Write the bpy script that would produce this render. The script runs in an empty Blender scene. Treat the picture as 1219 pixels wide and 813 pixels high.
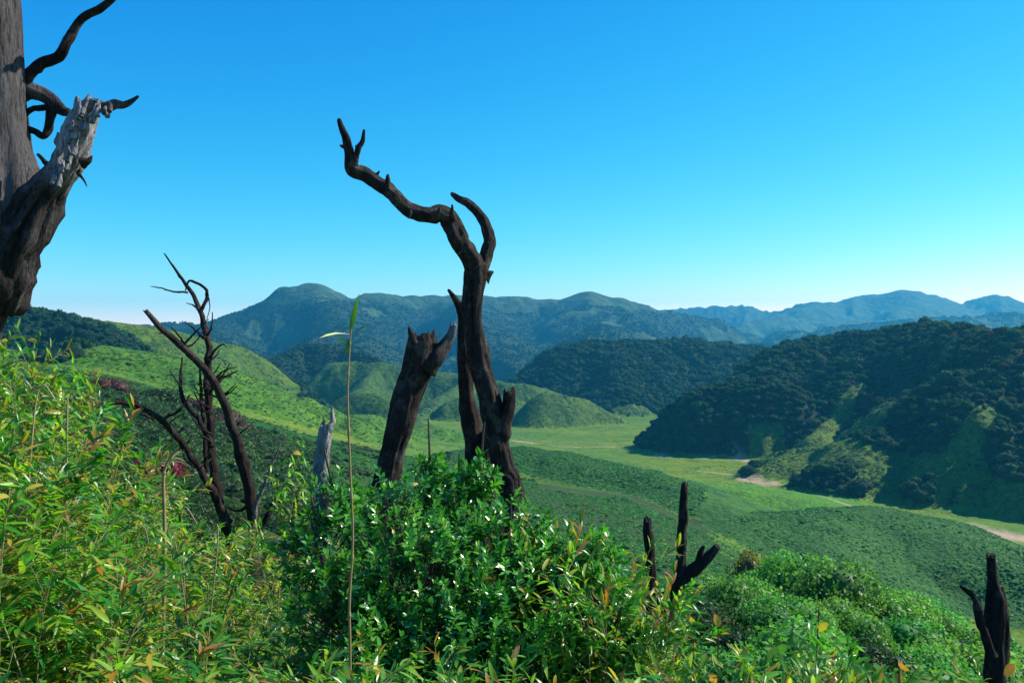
import bpy, math, random
import numpy as np
from mathutils import Vector, Matrix

# ------------------------------------------------------------------ camera, sky, sun, exposure
scene = bpy.context.scene
COL = scene.collection
cam_d = bpy.data.cameras.new('camera')
cam = bpy.data.objects.new('camera', cam_d)
COL.objects.link(cam)
cam.location = (0, 0, 0)
cam.rotation_euler = (math.radians(90), 0, 0)
cam_d.sensor_width = 36
cam_d.lens = 18 / math.tan(math.radians(30))
cam_d.clip_start = 0.05
cam_d.clip_end = 60000
scene.camera = cam

SUN_AZ = math.radians(72)      # clockwise from the viewing direction (+Y)
SUN_EL = math.radians(41)
world = bpy.data.worlds.new('World')
scene.world = world
world.use_nodes = True
nt = world.node_tree
sky = nt.nodes.new('ShaderNodeTexSky')
sky.sky_type = 'NISHITA'
sky.sun_disc = False
sky.sun_elevation = SUN_EL
sky.sun_rotation = SUN_AZ
sky.altitude = 2400
sky.air_density = 1.0
sky.dust_density = 0.3
sky.ozone_density = 2.0
bg = nt.nodes['Background']
SKY = 0.079
bg.inputs['Strength'].default_value = SKY
# deeper blue overhead, as through the thin clear air of a high valley
sep = nt.nodes.new('ShaderNodeSeparateColor'); com = nt.nodes.new('ShaderNodeCombineColor')
nt.links.new(sky.outputs[0], sep.inputs[0])
for i, (gain, power) in enumerate(((4.6, 3.03), (1.80, 1.25), (1.25, 0.5))):
    m0 = nt.nodes.new('ShaderNodeMath'); m0.operation = 'MULTIPLY'; m0.inputs[1].default_value = 0.12
    m1 = nt.nodes.new('ShaderNodeMath'); m1.operation = 'POWER'; m1.inputs[1].default_value = power
    m2 = nt.nodes.new('ShaderNodeMath'); m2.operation = 'MULTIPLY'; m2.inputs[1].default_value = gain / 0.12
    nt.links.new(sep.outputs[i], m0.inputs[0]); nt.links.new(m0.outputs[0], m1.inputs[0])
    nt.links.new(m1.outputs[0], m2.inputs[0]); nt.links.new(m2.outputs[0], com.inputs[i])
nt.links.new(com.outputs[0], bg.inputs['Color'])

sun_d = bpy.data.lights.new('sun', 'SUN')
sun_d.energy = 5.0
sun_d.angle = math.radians(0.5)
sun_d.color = (1.0, 0.93, 0.80)
sun = bpy.data.objects.new('sun', sun_d)
COL.objects.link(sun)
sdir = Vector((math.sin(SUN_AZ) * math.cos(SUN_EL), math.cos(SUN_AZ) * math.cos(SUN_EL), math.sin(SUN_EL)))
sun.rotation_euler = (-sdir).to_track_quat('-Z', 'Y').to_euler()
sun.location = sdir * 50

scene.view_settings.view_transform = 'Standard'
scene.view_settings.look = 'None'
scene.view_settings.gamma = 1
scene.view_settings.exposure = 0.6
scene.view_settings.use_curve_mapping = False
scene.cycles.max_bounces = 8
scene.cycles.transmission_bounces = 6
scene.cycles.diffuse_bounces = 3
scene.cycles.volume_bounces = 1
scene.cycles.use_denoising = True

# ------------------------------------------------------------------ helpers
F, CX, CY = 1055.0, 609.5, 406.5
def P(px, py, D):
    return np.array([(px - CX) / F * D, D, (CY - py) / F * D])

def _hash(i, j, k):
    h = (i.astype(np.int64) * 374761393 + j.astype(np.int64) * 668265263 + k.astype(np.int64) * 2147483647) & 0xffffffff
    h = ((h ^ (h >> 13)) * 1274126177) & 0xffffffff
    h = ((h ^ (h >> 16)) * 2246822519) & 0xffffffff
    h = h ^ (h >> 15)
    return (h & 0xffffff) / float(0xffffff)

def vnoise(x, y, z=0.0):
    """smooth value noise in -1..1"""
    x, y, z = np.broadcast_arrays(np.asarray(x, float), np.asarray(y, float), np.asarray(z, float))
    xi, yi, zi = np.floor(x), np.floor(y), np.floor(z)
    fx, fy, fz = x - xi, y - yi, z - zi
    fx = fx * fx * (3 - 2 * fx); fy = fy * fy * (3 - 2 * fy); fz = fz * fz * (3 - 2 * fz)
    r = 0
    for a in (0, 1):
        wx = fx if a else 1 - fx
        for b in (0, 1):
            wy = fy if b else 1 - fy
            for c in (0, 1):
                wz = fz if c else 1 - fz
                r = r + wx * wy * wz * _hash(xi + a, yi + b, zi + c)
    return r * 2 - 1

def fbm(x, y, z=0.0, o=4):
    r, a, t = 0, 1.0, 0
    for k in range(o):
        r = r + a * vnoise(x * 2 ** k + 17.3 * k, y * 2 ** k - 9.1 * k, z * 2 ** k + 5.7 * k)
        t += a; a *= 0.5
    return r / t

def new_mesh(name, V, Fs, cols=None, smooth=True, attrs=None):
    """Fs: list of int arrays (n,k)"""
    V = np.asarray(V, np.float32)
    if not isinstance(Fs, list): Fs = [Fs]
    Fs = [np.asarray(f, np.int32) for f in Fs if len(f)]
    me = bpy.data.meshes.new(name)
    loops = np.concatenate([f.ravel() for f in Fs])
    tot = np.concatenate([np.full(len(f), f.shape[1], np.int32) for f in Fs])
    start = np.concatenate([[0], np.cumsum(tot)[:-1]]).astype(np.int32)
    me.vertices.add(len(V)); me.loops.add(len(loops)); me.polygons.add(len(tot))
    me.vertices.foreach_set('co', V.ravel())
    me.loops.foreach_set('vertex_index', loops)
    me.polygons.foreach_set('loop_start', start)
    me.polygons.foreach_set('loop_total', tot)
    me.polygons.foreach_set('use_smooth', np.full(len(tot), smooth, bool))
    if cols is not None:
        a = me.color_attributes.new('Col', 'FLOAT_COLOR', 'POINT')
        c = np.ones((len(V), 4), np.float32); c[:, :3] = cols
        a.data.foreach_set('color', c.ravel())
    for k, v in (attrs or {}).items():
        a = me.attributes.new(k, 'FLOAT', 'POINT')
        a.data.foreach_set('value', np.asarray(v, np.float32))
    me.update(calc_edges=True)
    return me

def tag(o, label=None, cat=None, group=None, kind=None):
    if label: o['label'] = label
    if cat: o['category'] = cat
    if group: o['group'] = group
    if kind: o['kind'] = kind
    return o

def link(name, me, mat=None, parent=None, loc=(0, 0, 0)):
    o = bpy.data.objects.new(name, me)
    COL.objects.link(o)
    if mat and not len(me.materials): me.materials.append(mat)
    if parent: o.parent = parent
    o.location = loc
    return o

def empty(name, loc, label, cat, group=None):
    o = bpy.data.objects.new(name, None)
    o.empty_display_size = 0.2
    COL.objects.link(o); o.location = loc
    return tag(o, label, cat, group)

def copy_tree(o, parent=None):
    c = o.copy(); COL.objects.link(c); c.parent = parent
    for ch in list(o.children): copy_tree(ch, c)
    return c

class NT:
    """small node-tree writer"""
    def __init__(self, name):
        self.m = bpy.data.materials.new(name); self.m.use_nodes = True
        self.t = self.m.node_tree; self.n = self.t.nodes; self.l = self.t.links
        self.out = self.n['Material Output']; self.p = self.n['Principled BSDF']
    def new(self, typ, **kw):
        n = self.n.new(typ)
        for k, v in kw.items(): setattr(n, k, v)
        return n
    def set(self, sock, v):
        if hasattr(v, 'links') or hasattr(v, 'is_linked'): self.l.new(v, sock)
        elif isinstance(v, (tuple, list)) and len(v) == 3 and sock.type == 'RGBA': sock.default_value = (*v, 1)
        else: sock.default_value = v
    def coords(self, scale=(1, 1, 1), kind='Object'):
        tc = self.new('ShaderNodeTexCoord'); mp = self.new('ShaderNodeMapping')
        self.l.new(tc.outputs[kind], mp.inputs['Vector'])
        mp.inputs['Scale'].default_value = scale
        return mp.outputs[0]
    def noise(self, vec, scale, detail=5, rough=0.6):
        n = self.new('ShaderNodeTexNoise')
        self.l.new(vec, n.inputs['Vector']); n.inputs['Scale'].default_value = scale
        n.inputs['Detail'].default_value = detail; n.inputs['Roughness'].default_value = rough
        return n.outputs['Fac']
    def voronoi(self, vec, scale):
        n = self.new('ShaderNodeTexVoronoi')
        self.l.new(vec, n.inputs['Vector']); n.inputs['Scale'].default_value = scale
        return n.outputs['Distance']
    def ramp(self, fac, stops):
        r = self.new('ShaderNodeValToRGB'); self.l.new(fac, r.inputs[0])
        e = r.color_ramp.elements
        while len(e) < len(stops): e.new(0.5)
        for q, (p, c) in zip(e, stops):
            q.position = p; q.color = (*c, 1) if len(c) == 3 else c
        return r.outputs[0]
    def mix(self, fac, a, b, mode='MIX'):
        m = self.new('ShaderNodeMix', data_type='RGBA', blend_type=mode)
        self.set(m.inputs[0], fac); self.set(m.inputs[6], a); self.set(m.inputs[7], b)
        return m.outputs[2]
    def math(self, op, a, b=0.0):
        m = self.new('ShaderNodeMath', operation=op)
        self.set(m.inputs[0], a); self.set(m.inputs[1], b)
        return m.outputs[0]
    def attr(self, name, out='Fac'):
        a = self.new('ShaderNodeAttribute', attribute_name=name)
        return a.outputs[out]
    def bump(self, h, dist, strength=1.0, normal=None):
        b = self.new('ShaderNodeBump')
        b.inputs['Distance'].default_value = dist; b.inputs['Strength'].default_value = strength
        self.l.new(h, b.inputs['Height'])
        if normal is not None: self.l.new(normal, b.inputs['Normal'])
        return b.outputs[0]

def leaf_mat(name, rough=0.38, trans=0.35, tint=(1, 1, 1), spec=0.5, rnd=0.25, hue=0.03):
    N = NT(name)
    c = N.attr('Col', 'Color')
    oi = N.new('ShaderNodeObjectInfo')
    h = N.new('ShaderNodeHueSaturation')
    N.l.new(c, h.inputs['Color'])
    mr = N.new('ShaderNodeMapRange'); N.l.new(oi.outputs['Random'], mr.inputs[0])
    mr.inputs[3].default_value = 1 - rnd; mr.inputs[4].default_value = 1 + rnd
    N.l.new(mr.outputs[0], h.inputs['Value'])
    wn = N.new('ShaderNodeTexWhiteNoise', noise_dimensions='1D'); N.l.new(oi.outputs['Random'], wn.inputs['W'])
    mr2 = N.new('ShaderNodeMapRange'); N.l.new(wn.outputs['Value'], mr2.inputs[0])
    mr2.inputs[3].default_value = 0.5 - hue; mr2.inputs[4].default_value = 0.5 + hue
    N.l.new(mr2.outputs[0], h.inputs['Hue'])
    base = h.outputs[0]
    if tint != (1, 1, 1): base = N.mix(1.0, base, tint, 'MULTIPLY')
    N.l.new(base, N.p.inputs['Base Color'])
    N.p.inputs['Roughness'].default_value = rough
    N.p.inputs['Specular IOR Level'].default_value = spec
    if trans > 0:
        tr = N.new('ShaderNodeBsdfTranslucent'); 
        tc = N.mix(1.0, base, (1.5, 1.6, 0.7), 'MULTIPLY')
        N.l.new(tc, tr.inputs['Color'])
        ms = N.new('ShaderNodeMixShader'); ms.inputs[0].default_value = trans
        N.l.new(N.p.outputs[0], ms.inputs[1]); N.l.new(tr.outputs[0], ms.inputs[2])
        N.l.new(ms.outputs[0], N.out.inputs['Surface'])
    return N.m

# ------------------------------------------------------------------ terrain height
# open ground, given as (pixel column, distance, height)
CTRL = []
def row(D, *pairs):
    for px, z in pairs: CTRL.append((math.atan((px - CX) / F), math.log(D), z))
row(0.8, (-500, -1.5), (100, -1.6), (600, -1.65), (1100, -1.7), (1700, -1.7))
row(3, (-500, -0.9), (0, -1.2), (300, -1.75), (600, -2.0), (900, -2.1), (1200, -2.2), (1700, -2.2))
row(6, (-500, -0.8), (0, -1.6), (300, -2.5), (600, -2.9), (900, -3.2), (1200, -3.4), (1700, -3.6))
row(10, (-500, -0.9), (0, -2.3), (300, -3.3), (600, -3.9), (900, -4.6), (1200, -5.1), (1700, -5.4))
row(18, (-500, -1.0), (0, -3.2), (300, -4.8), (600, -6.6), (850, -6.6), (1000, -6.4), (1200, -7.6), (1700, -9))
row(29, (-500, -1.2), (0, -4.2), (300, -6.4), (600, -9.6), (780, -9.0), (900, -8.0), (1000, -8.2), (1100, -9.2), (1219, -11.4), (1700, -15))
row(42, (-500, -1.5), (0, -5.2), (300, -8.2), (600, -13), (800, -13.6), (900, -13.4), (1050, -14.4), (1219, -19), (1700, -22))
row(65, (-500, -2), (0, -6.5), (300, -11.5), (600, -19), (800, -19.5), (900, -20.5), (1050, -24), (1219, -31), (1700, -38))
row(130, (-500, -3), (0, -8.5), (100, -9.5), (300, -15.5), (450, -23), (600, -31), (750, -33), (900, -37), (1050, -43), (1219, -52), (1700, -60))
row(220, (-500, -4), (0, -9), (100, -10.5), (300, -22), (450, -31), (600, -40), (700, -43.5), (850, -52), (1000, -66), (1219, -78), (1700, -80))
row(340, (-500, -8), (0, -9), (150, -15.5), (300, -31), (450, -43), (550, -49), (650, -55), (750, -60), (850, -72), (950, -84), (1100, -93), (1219, -97), (1700, -95))
row(470, (-500, -20), (0, -10), (150, -20), (300, -40), (450, -57), (550, -66), (650, -74), (750, -84), (850, -92), (950, -97), (1100, -100), (1219, -101), (1700, -100))
row(700, (-500, -40), (0, -22), (150, -33), (300, -55), (450, -75), (600, -92), (750, -99), (900, -100), (1050, -101), (1300, -100), (1700, -100))
row(1000, (-500, -70), (0, -60), (300, -80), (500, -97), (650, -101), (800, -102), (1100, -102), (1700, -102))
row(1500, (-500, -100), (100, -100), (500, -105), (800, -105), (1700, -105))
row(3000, (-500, -170), (600, -170), (1700, -170))
row(12000, (-500, -200), (600, -200), (1700, -200))
CT = np.array(CTRL)
def _tps(r2): return 0.5 * r2 * np.log(r2 + 1e-9)
def _tps_fit():
    a, b = CT[:, 0] * 4, CT[:, 1]
    n = len(CT)
    K = _tps((a[:, None] - a) ** 2 + (b[:, None] - b) ** 2)
    Pm = np.c_[np.ones(n), a, b]
    M = np.zeros((n + 3, n + 3)); M[:n, :n] = K + 1e-4 * np.eye(n); M[:n, n:] = Pm; M[n:, :n] = Pm.T
    s = CT[:, 2] / np.exp(b * 0.7)          # interpolate a slowly varying quantity
    return np.linalg.solve(M, np.r_[s, 0, 0, 0])
TPS = _tps_fit()
def base_height(x, y):
    R = np.hypot(x, y) + 1e-6
    th = np.clip(np.arctan2(x, y), -0.85, 0.85)
    D = np.maximum(R * np.cos(th), 0.3)
    a, b = th * 4, np.log(D)
    n = len(CT); out = np.full(x.shape, TPS[n]) + TPS[n + 1] * a + TPS[n + 2] * b
    for i in range(n):
        out += TPS[i] * _tps((a - CT[i, 0] * 4) ** 2 + (b - CT[i, 1]) ** 2)
    z = out * np.exp(b * 0.7)
    return np.clip(z, -205, -0.75)

# ridges: (name, crest [(px,py,D)...], slope, crest rounding, warp amplitude, warp scale, crest lowering for trees)
RIDGES = [
 ('meadow_mound',  [(900,628,300),(960,614,335),(1040,605,350),(1100,622,335),(1150,652,310),(1219,692,285),(1300,745,250)], .42, 30, 8, 60, 0),
 ('bamboo_slope',  [(560,536,430),(620,533,440),(700,546,425),(765,566,395),(800,582,365),(820,598,340)], .5, 30, 8, 70, 0),
 ('meadow_bench',  [(800,573,520),(870,580,500),(940,592,480),(990,602,465)], .25, 30, 8, 60, 0),
 ('green_slope',   [(-60,412,560),(60,417,560),(130,412,540),(200,424,560),(290,458,610),(370,484,680),(440,500,760),(520,514,860)], .42, 25, 16, 90, 0),
 ('olive_ridge',   [(60,370,860),(140,384,900),(200,391,930),(260,408,980),(295,428,980),(330,458,970),(365,490,950)], .8, 18, 20, 110, 0),
 ('dark_left_hill',[(-160,340,860),(-60,350,850),(0,361,830),(60,372,800),(100,383,780),(140,402,740)], .8, 25, 25, 110, 5),
 ('shaded_hill',   [(360,409,1560),(385,408,1550),(410,414,1540),(440,424,1480),(470,446,1400),(500,480,1300)], 1.15, 12, 26, 120, 2),
 ('shaded_hill',   [(360,409,1560),(330,424,1500),(295,449,1450)], 1.15, 12, 22, 120, 2),
 ('folded_ridge',  [(395,432,1390),(450,430,1380),(500,440,1350),(560,447,1330),(610,455,1320),(650,464,1340),(690,478,1330)], 1.05, 16, 36, 100, 0),
 ('folded_ridge',  [(450,432,1380),(425,470,1220),(415,500,1080)], 1.1, 14, 14, 90, 0),
 ('folded_ridge',  [(560,447,1330),(520,475,1200),(500,500,1110)], 1.1, 14, 14, 90, 0),
 ('folded_ridge',  [(420,468,1080),(455,470,1060),(480,486,1030)], .9, 14, 10, 90, 0),
 ('folded_ridge',  [(540,478,1150),(575,468,1160),(610,474,1170)], 1.05, 16, 14, 90, 0),
 ('cone_knoll',    [(650,467,1080),(672,472,1090),(700,476,1110),(735,494,1110)], 1.1, 8, 10, 60, 0),
 ('low_knoll',     [(705,484,1230),(735,477,1240),(765,484,1240)], 1.05, 10, 8, 60, 0),
 ('forest_hill_c', [(625,440,1500),(660,417,1480),(700,405,1450),(750,403,1450),(800,402,1480),(870,408,1540),(930,412,1600)], .85, 40, 45, 140, 6),
 ('forest_hill_c', [(770,408,1450),(745,430,1360),(720,462,1270)], .8, 25, 20, 120, 5),
 ('forest_hill_a', [(905,446,900),(920,425,950),(945,408,980),(985,396,1000),(1040,391,1020)], 1.0, 26, 16, 90, 6),
 ('forest_hill_a', [(812,486,840),(830,466,840),(855,452,835),(885,445,830),(915,447,825),(940,462,815)], 1.3, 40, 16, 80, 6),
 ('forest_hill_b', [(990,397,1010),(1060,389,930),(1110,381,840),(1150,388,770),(1219,394,690),(1300,408,650),(1400,425,640)], 1.0, 34, 30, 100, 6),
 ('forest_hill_b', [(1060,389,930),(1035,430,850),(1005,484,780),(950,545,725)], 1.05, 14, 12, 70, 1),
 ('forest_hill_b', [(1000,440,850),(1020,418,860),(1045,408,870)], 1.2, 30, 14, 80, 6),
 ('forest_hill_b', [(1230,430,630),(1195,436,640),(1160,441,650),(1120,452,665),(1085,470,680)], 1.25, 34, 14, 80, 6),
 ('forest_hill_b', [(1150,388,770),(1130,445,700),(1085,505,650),(1065,520,640)], 1.1, 16, 14, 70, 2),
 ('forest_hill_b', [(1050,515,650),(1000,535,675),(945,556,705)], .5, 25, 14, 60, 0),
 ('forest_hill_b', [(1065,520,640),(1060,548,625),(1085,578,600)], .55, 25, 14, 60, 0),
 ('forest_hill_b', [(1219,394,680),(1195,460,600),(1150,540,560),(1115,590,545)], 1.1, 14, 12, 70, 1),
 ('forest_hill_b', [(1300,455,560),(1262,510,535),(1226,582,508)], 1.1, 12, 8, 80, 3),
 ('mountain_i',    [(100,392,3600),(190,382,3500),(250,376,3500),(300,367,3500),(318,356,3500),(326,343,3500),(336,337,3500),(352,336,3500),(372,335,3550),(400,344,3600),(420,352,3650),(440,346,3700),(465,349,3750),(485,350,3800),(540,350,3900),(600,352,4000),(660,353,4000),(700,346,4000),(730,352,4000),(760,362,4050),(800,373,4200),(860,384,4300)], .8, 14, 14, 150, 6),
 ('mountain_i',    [(372,335,3550),(400,385,2900),(430,420,2300)], .55, 35, 55, 260, 8),
 ('mountain_i',    [(540,350,3900),(570,390,3100),(620,425,2500)], .55, 35, 55, 260, 8),
 ('mountain_i',    [(280,372,3500),(250,395,2700),(300,420,2100)], .55, 35, 55, 260, 8),
 ('mountain_i',    [(700,346,4000),(720,385,3300),(700,412,2600)], .55, 35, 55, 260, 8),
 ('mountain_k',    [(840,388,4700),(900,390,4600),(960,396,4500),(1020,391,4500),(1100,383,4500),(1180,374,4500),(1260,366,4500),(1400,350,4500)], .4, 50, 110, 400, 8),
 ('mountain_j',    [(700,385,7600),(780,374,7400),(830,369,7300),(860,367,7200),(880,367,7200),(910,364,7200),(940,363,7100),(970,360,7000),(1010,354,7000),(1045,349,7000),(1075,346,7000),(1105,352,7000),(1150,360,7000),(1170,355,7000),(1190,352,7000),(1219,357,7000),(1300,345,7000),(1450,340,7000)], .6, 40, 70, 400, 0),
 ('mountain_j',    [(970,360,7000),(930,380,6200),(880,392,5600)], .42, 60, 120, 400, 0),
 ('mountain_j',    [(1105,352,7000),(1060,378,6000),(1000,392,5400)], .42, 60, 120, 400, 0),
 ('mountain_l',    [(-700,330,3400),(-400,330,3500),(-150,345,3500),(0,365,3500),(100,392,3600)], .55, 35, 55, 260, 8),
]
OWN_NAMES = ['ground'] + sorted({r[0] for r in RIDGES}, key=lambda n: [r[0] for r in RIDGES].index(n))
def _dens(crest, low, step):
    pts = np.array([P(*c) for c in crest]); pts[:, 2] -= low
    out = []
    for i in range(len(pts) - 1):
        p0, p1, p2, p3 = pts[max(i - 1, 0)], pts[i], pts[i + 1], pts[min(i + 2, len(pts) - 1)]
        n = max(2, int(np.linalg.norm(p2 - p1) / step))
        t = np.linspace(0, 1, n, endpoint=False)[:, None]
        m1, m2 = (p2 - p0) / 2, (p3 - p1) / 2
        out.append((2*t**3-3*t**2+1)*p1 + (t**3-2*t**2+t)*m1 + (-2*t**3+3*t**2)*p2 + (t**3-t**2)*m2)
    return np.concatenate(out + [pts[-1:]])
for i, r in enumerate(RIDGES):
    RIDGES[i] = r + (_dens(r[1], r[6], max(r[3] * 0.5, 8)),)

def height(x, y):
    """terrain height and the index of the land form that owns the point"""
    x = np.asarray(x, float); y = np.asarray(y, float)
    z = base_height(x, y)
    R = np.hypot(x, y)
    near = np.clip(R / 60, 0, 1)
    z = z + near * (1.3 * fbm(x / 45, y / 45, 0.3, 4)) * np.clip(1.2 - R / 3000, 0, 1) + 0.12 * fbm(x / 1.3, y / 1.3, .7, 3)
    own = np.zeros(x.shape, np.int16)
    for (name, crest, slope, rnd, wa, ws, low, S) in RIDGES:
        reach = (S[:, 2].max() + (215 if name.startswith('mountain') else 112)) / slope + rnd + wa
        m = (x > S[:, 0].min() - reach) & (x < S[:, 0].max() + reach) & (y > S[:, 1].min() - reach) & (y < S[:, 1].max() + reach)
        idx = np.nonzero(m.ravel())[0]
        if not len(idx): continue
        xs, ys = x.ravel()[idx], y.ravel()[idx]
        seed = len(name) * 3.7 + rnd * .13
        xw = xs + wa * fbm(xs / ws, ys / ws, seed, 4)
        yw = ys + wa * fbm(xs / ws, ys / ws, seed + 40, 4)
        h = np.full(xs.shape, -1e9)
        for q in S:
            d = np.sqrt((xw - q[0]) ** 2 + (yw - q[1]) ** 2 + rnd * rnd) - rnd
            np.maximum(h, q[2] - slope * d, out=h)
        far = name.startswith('mountain')
        if far:
            rn = 1 - np.abs(fbm(xs / 420, ys / 420, seed + 7, 6)) * 2.2
            h = h + (rn - .7) * 130 * np.clip((S[:, 2].max() - h) / 220, 0.07, 1)
        else:
            rn = 1 - np.abs(fbm(xs / (ws * .8), ys / (ws * .8), seed + 7, 4)) * 2.2
            h = h + (rn - .7) * min(16, 0.5 * rnd) * np.clip((S[:, 2].max() - h) / 45, 0.12, 1)
            if name.startswith('forest'): h = h + 11 * fbm(xs / 42, ys / 42, seed + 3, 3) * np.clip((S[:, 2].max() + 6 - h) / 25, 0.15, 1) + 16 * (.35 - np.abs(fbm(xs / 120, ys / 120, seed + 21, 3))) * np.clip((S[:, 2].max() - h) / 30, 0, 1)
        k = 40.0 if far else min(10.0, rnd * .4)
        zb = z.ravel()[idx]
        t = np.clip(.5 + .5 * (h - zb) / k, 0, 1)
        zn = zb * (1 - t) + h * t + k * t * (1 - t) * 0.5
        z.ravel()[idx] = zn
        ow = own.ravel()[idx]
        ow[h > zb] = OWN_NAMES.index(name)
        own.ravel()[idx] = ow
    return z, own
# ------------------------------------------------------------------ land cover
def seg_dist(x, y, pts):
    """distance on the map to a polyline given as (px,py,D)"""
    p = np.array([P(*c)[:2] for c in pts]); d = np.full(x.shape, 1e9)
    for a, b in zip(p[:-1], p[1:]):
        ab = b - a; t = np.clip(((x - a[0]) * ab[0] + (y - a[1]) * ab[1]) / (ab @ ab), 0, 1)
        d = np.minimum(d, np.hypot(x - a[0] - t * ab[0], y - a[1] - t * ab[1]))
    return d
GRASSY = [([(1020,466,800),(985,505,755),(935,556,728)], 8), ([(1060,535,655),(1020,545,670),(985,560,700)], 26),
          ([(1075,530,640),(1085,578,605)], 20), ([(1040,520,690),(950,556,728)], 18),
          ([(1178,500,575),(1115,590,545)], 8), ([(1150,560,548),(1219,600,500)], 12), ([(1050,515,650),(1000,535,675),(940,556,708)], 60), ([(1065,535,635),(1060,548,622),(1085,580,598)], 45), ([(990,520,745),(900,556,735)], 8)]
FOREST_OWN = {'forest_hill_a': 1, 'forest_hill_b': 1, 'forest_hill_c': 1, 'dark_left_hill': .9, 'mountain_i': .8, 'mountain_k': .6, 'mountain_l': .8,
              'shaded_hill': .45, 'folded_ridge': .12, 'olive_ridge': .18, 'cone_knoll': 0, 'low_knoll': 0, 'green_slope': .0}
def forest_mask(x, y, z, own):
    f = np.zeros(x.shape)
    n = fbm(x / 130, y / 130, 3.1, 4)
    for name, v in FOREST_OWN.items():
        if name not in OWN_NAMES: continue
        m = own == OWN_NAMES.index(name)
        if not m.any(): continue
        t = (n * .9 + .5) < v if v < 1 else np.ones(x.shape, bool)
        if name == 'mountain_i':
            t = t & (z < 150 + 70 * n)
        f[m & t] = 1
    g = fbm(x / 25, y / 25, 9.0, 3)
    right = (own == OWN_NAMES.index('forest_hill_b')) | (own == OWN_NAMES.index('forest_hill_a'))
    for pts, w in GRASSY:
        d = seg_dist(x, y, pts)
        f[right & (d < w * (1 + .7 * g)) & ((w < 20) | (z < -74 + 6 * g))] = 0
    f[right & (z < -98)] = 0
    return f
SAND = [([(1125,629,480),(1180,640,460),(1260,652,440)], 11), ([(870,543,770),(895,552,740)], 5), ([(888,572,640),(915,578,625)], 7), ([(612,527,880),(640,530,860)], 3), ([(655,531,850),(690,533,840),(730,531,850)], 1.6), ([(780,540,790),(830,545,760),(860,541,775)], 1.5), ([(830,560,690),(870,566,670)], 1.5), ([(925,590,560),(960,604,520),(1010,612,500)], 1.6)]
def sand_mask(x, y):
    s = np.zeros(x.shape); g = fbm(x / 14, y / 14, 2.2, 4)
    for pts, w in SAND:
        s = np.maximum(s, np.clip(1.5 - seg_dist(x, y, pts) / (w * (1 + .9 * g)), 0, 1))
    return s

def grass_material(name, c1, c2, c3, cell, bumpd, patch=0.012):
    N = NT(name)
    v = N.coords()
    big = N.noise(v, patch, 6, .62)
    mid = N.noise(v, patch * 7, 5, .65)
    fine = N.noise(v, cell, 4, .7)
    col = N.ramp(big, [(.38, c1), (.62, c2)])
    m2 = N.ramp(mid, [(.42, (0, 0, 0)), (.68, (1, 1, 1))])
    col = N.mix(m2, col, c3)
    sp = N.ramp(fine, [(.3, (.55, .55, .55)), (.7, (1.25, 1.25, 1.25))])
    col = N.mix(1.0, col, sp, 'MULTIPLY')
    # woods and bare earth follow the cover painted on the land
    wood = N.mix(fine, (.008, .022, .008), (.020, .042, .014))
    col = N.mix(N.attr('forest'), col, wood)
    sandc = N.mix(mid, (.30, .20, .12), (.48, .36, .25))
    col = N.mix(N.attr('sand'), col, sandc)
    N.l.new(col, N.p.inputs['Base Color'])
    N.p.inputs['Roughness'].default_value = .85
    N.p.inputs['Specular IOR Level'].default_value = .15
    h = N.math('ADD', fine, N.math('MULTIPLY', N.voronoi(v, cell * .6), -.8))
    nb = N.bump(mid, bumpd * 3, .7)
    N.l.new(N.bump(h, bumpd, .9, nb), N.p.inputs['Normal'])
    return N.m
G_NEAR = ((.020, .045, .012), (.035, .085, .018), (.05, .06, .02))
LAND = {
 'ground': ('ground', 'grassy valley floor and shrubby slopes between the hills', grass_material('meadow_grass', (.085, .18, .010), (.17, .235, .012), (.055, .15, .012), .5, .5)),
 'meadow_mound': ('hill', 'rounded green mound in front of the sandy patch', None),
 'bamboo_slope': ('hill', 'dark green bamboo covered slope below the dead trees', grass_material('bamboo_cover', (.03, .12, .016), (.055, .16, .018), (.022, .085, .014), .7, .9)),
 'meadow_bench': ('hill', 'low light green bench on the valley floor', grass_material('bench_grass', (.075, .22, .012), (.10, .24, .014), (.05, .17, .014), .6, .9)),
 'green_slope': ('hill', 'bright green smooth slope on the left', grass_material('slope_grass', (.050, .155, .008), (.095, .20, .010), (.028, .10, .010), .3, .8)),
 'olive_ridge': ('hill', 'olive ridge behind the bright green slope', grass_material('olive_grass', (.10, .165, .012), (.07, .14, .012), (.028, .07, .012), .25, 1.1)),
 'dark_left_hill': ('hill', 'dark wooded hill at the left edge', None),
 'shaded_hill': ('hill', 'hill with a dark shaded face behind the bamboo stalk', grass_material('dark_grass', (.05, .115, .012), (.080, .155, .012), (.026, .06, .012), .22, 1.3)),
 'folded_ridge': ('hill', 'green ridge with dark folds behind the dead trees', None),
 'cone_knoll': ('hill', 'small cone shaped green knoll at the end of the plain', None),
 'low_knoll': ('hill', 'low knoll between cone knoll and wooded hill', None),
 'forest_hill_c': ('hill', 'wooded hill behind the plain', None),
 'forest_hill_a': ('hill', 'dark wooded dome hill beside the plain', None),
 'forest_hill_b': ('hill', 'large wooded hill with grassy spurs on the right', grass_material('spur_grass', (.075, .16, .012), (.12, .19, .016), (.035, .08, .014), .4, 1.3, .03)),
 'mountain_i': ('mountain', 'long blue green mountain ridge behind the dead trees', grass_material('mountain_cover', (.040, .082, .025), (.055, .10, .028), (.022, .05, .02), .03, 8, .002)),
 'mountain_k': ('mountain', 'blue ridge in front of the farthest mountains', None),
 'mountain_j': ('mountain', 'farthest pale blue mountain range on the right', None),
 'mountain_l': ('mountain', 'far ridge beyond the left edge', None),
}
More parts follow.
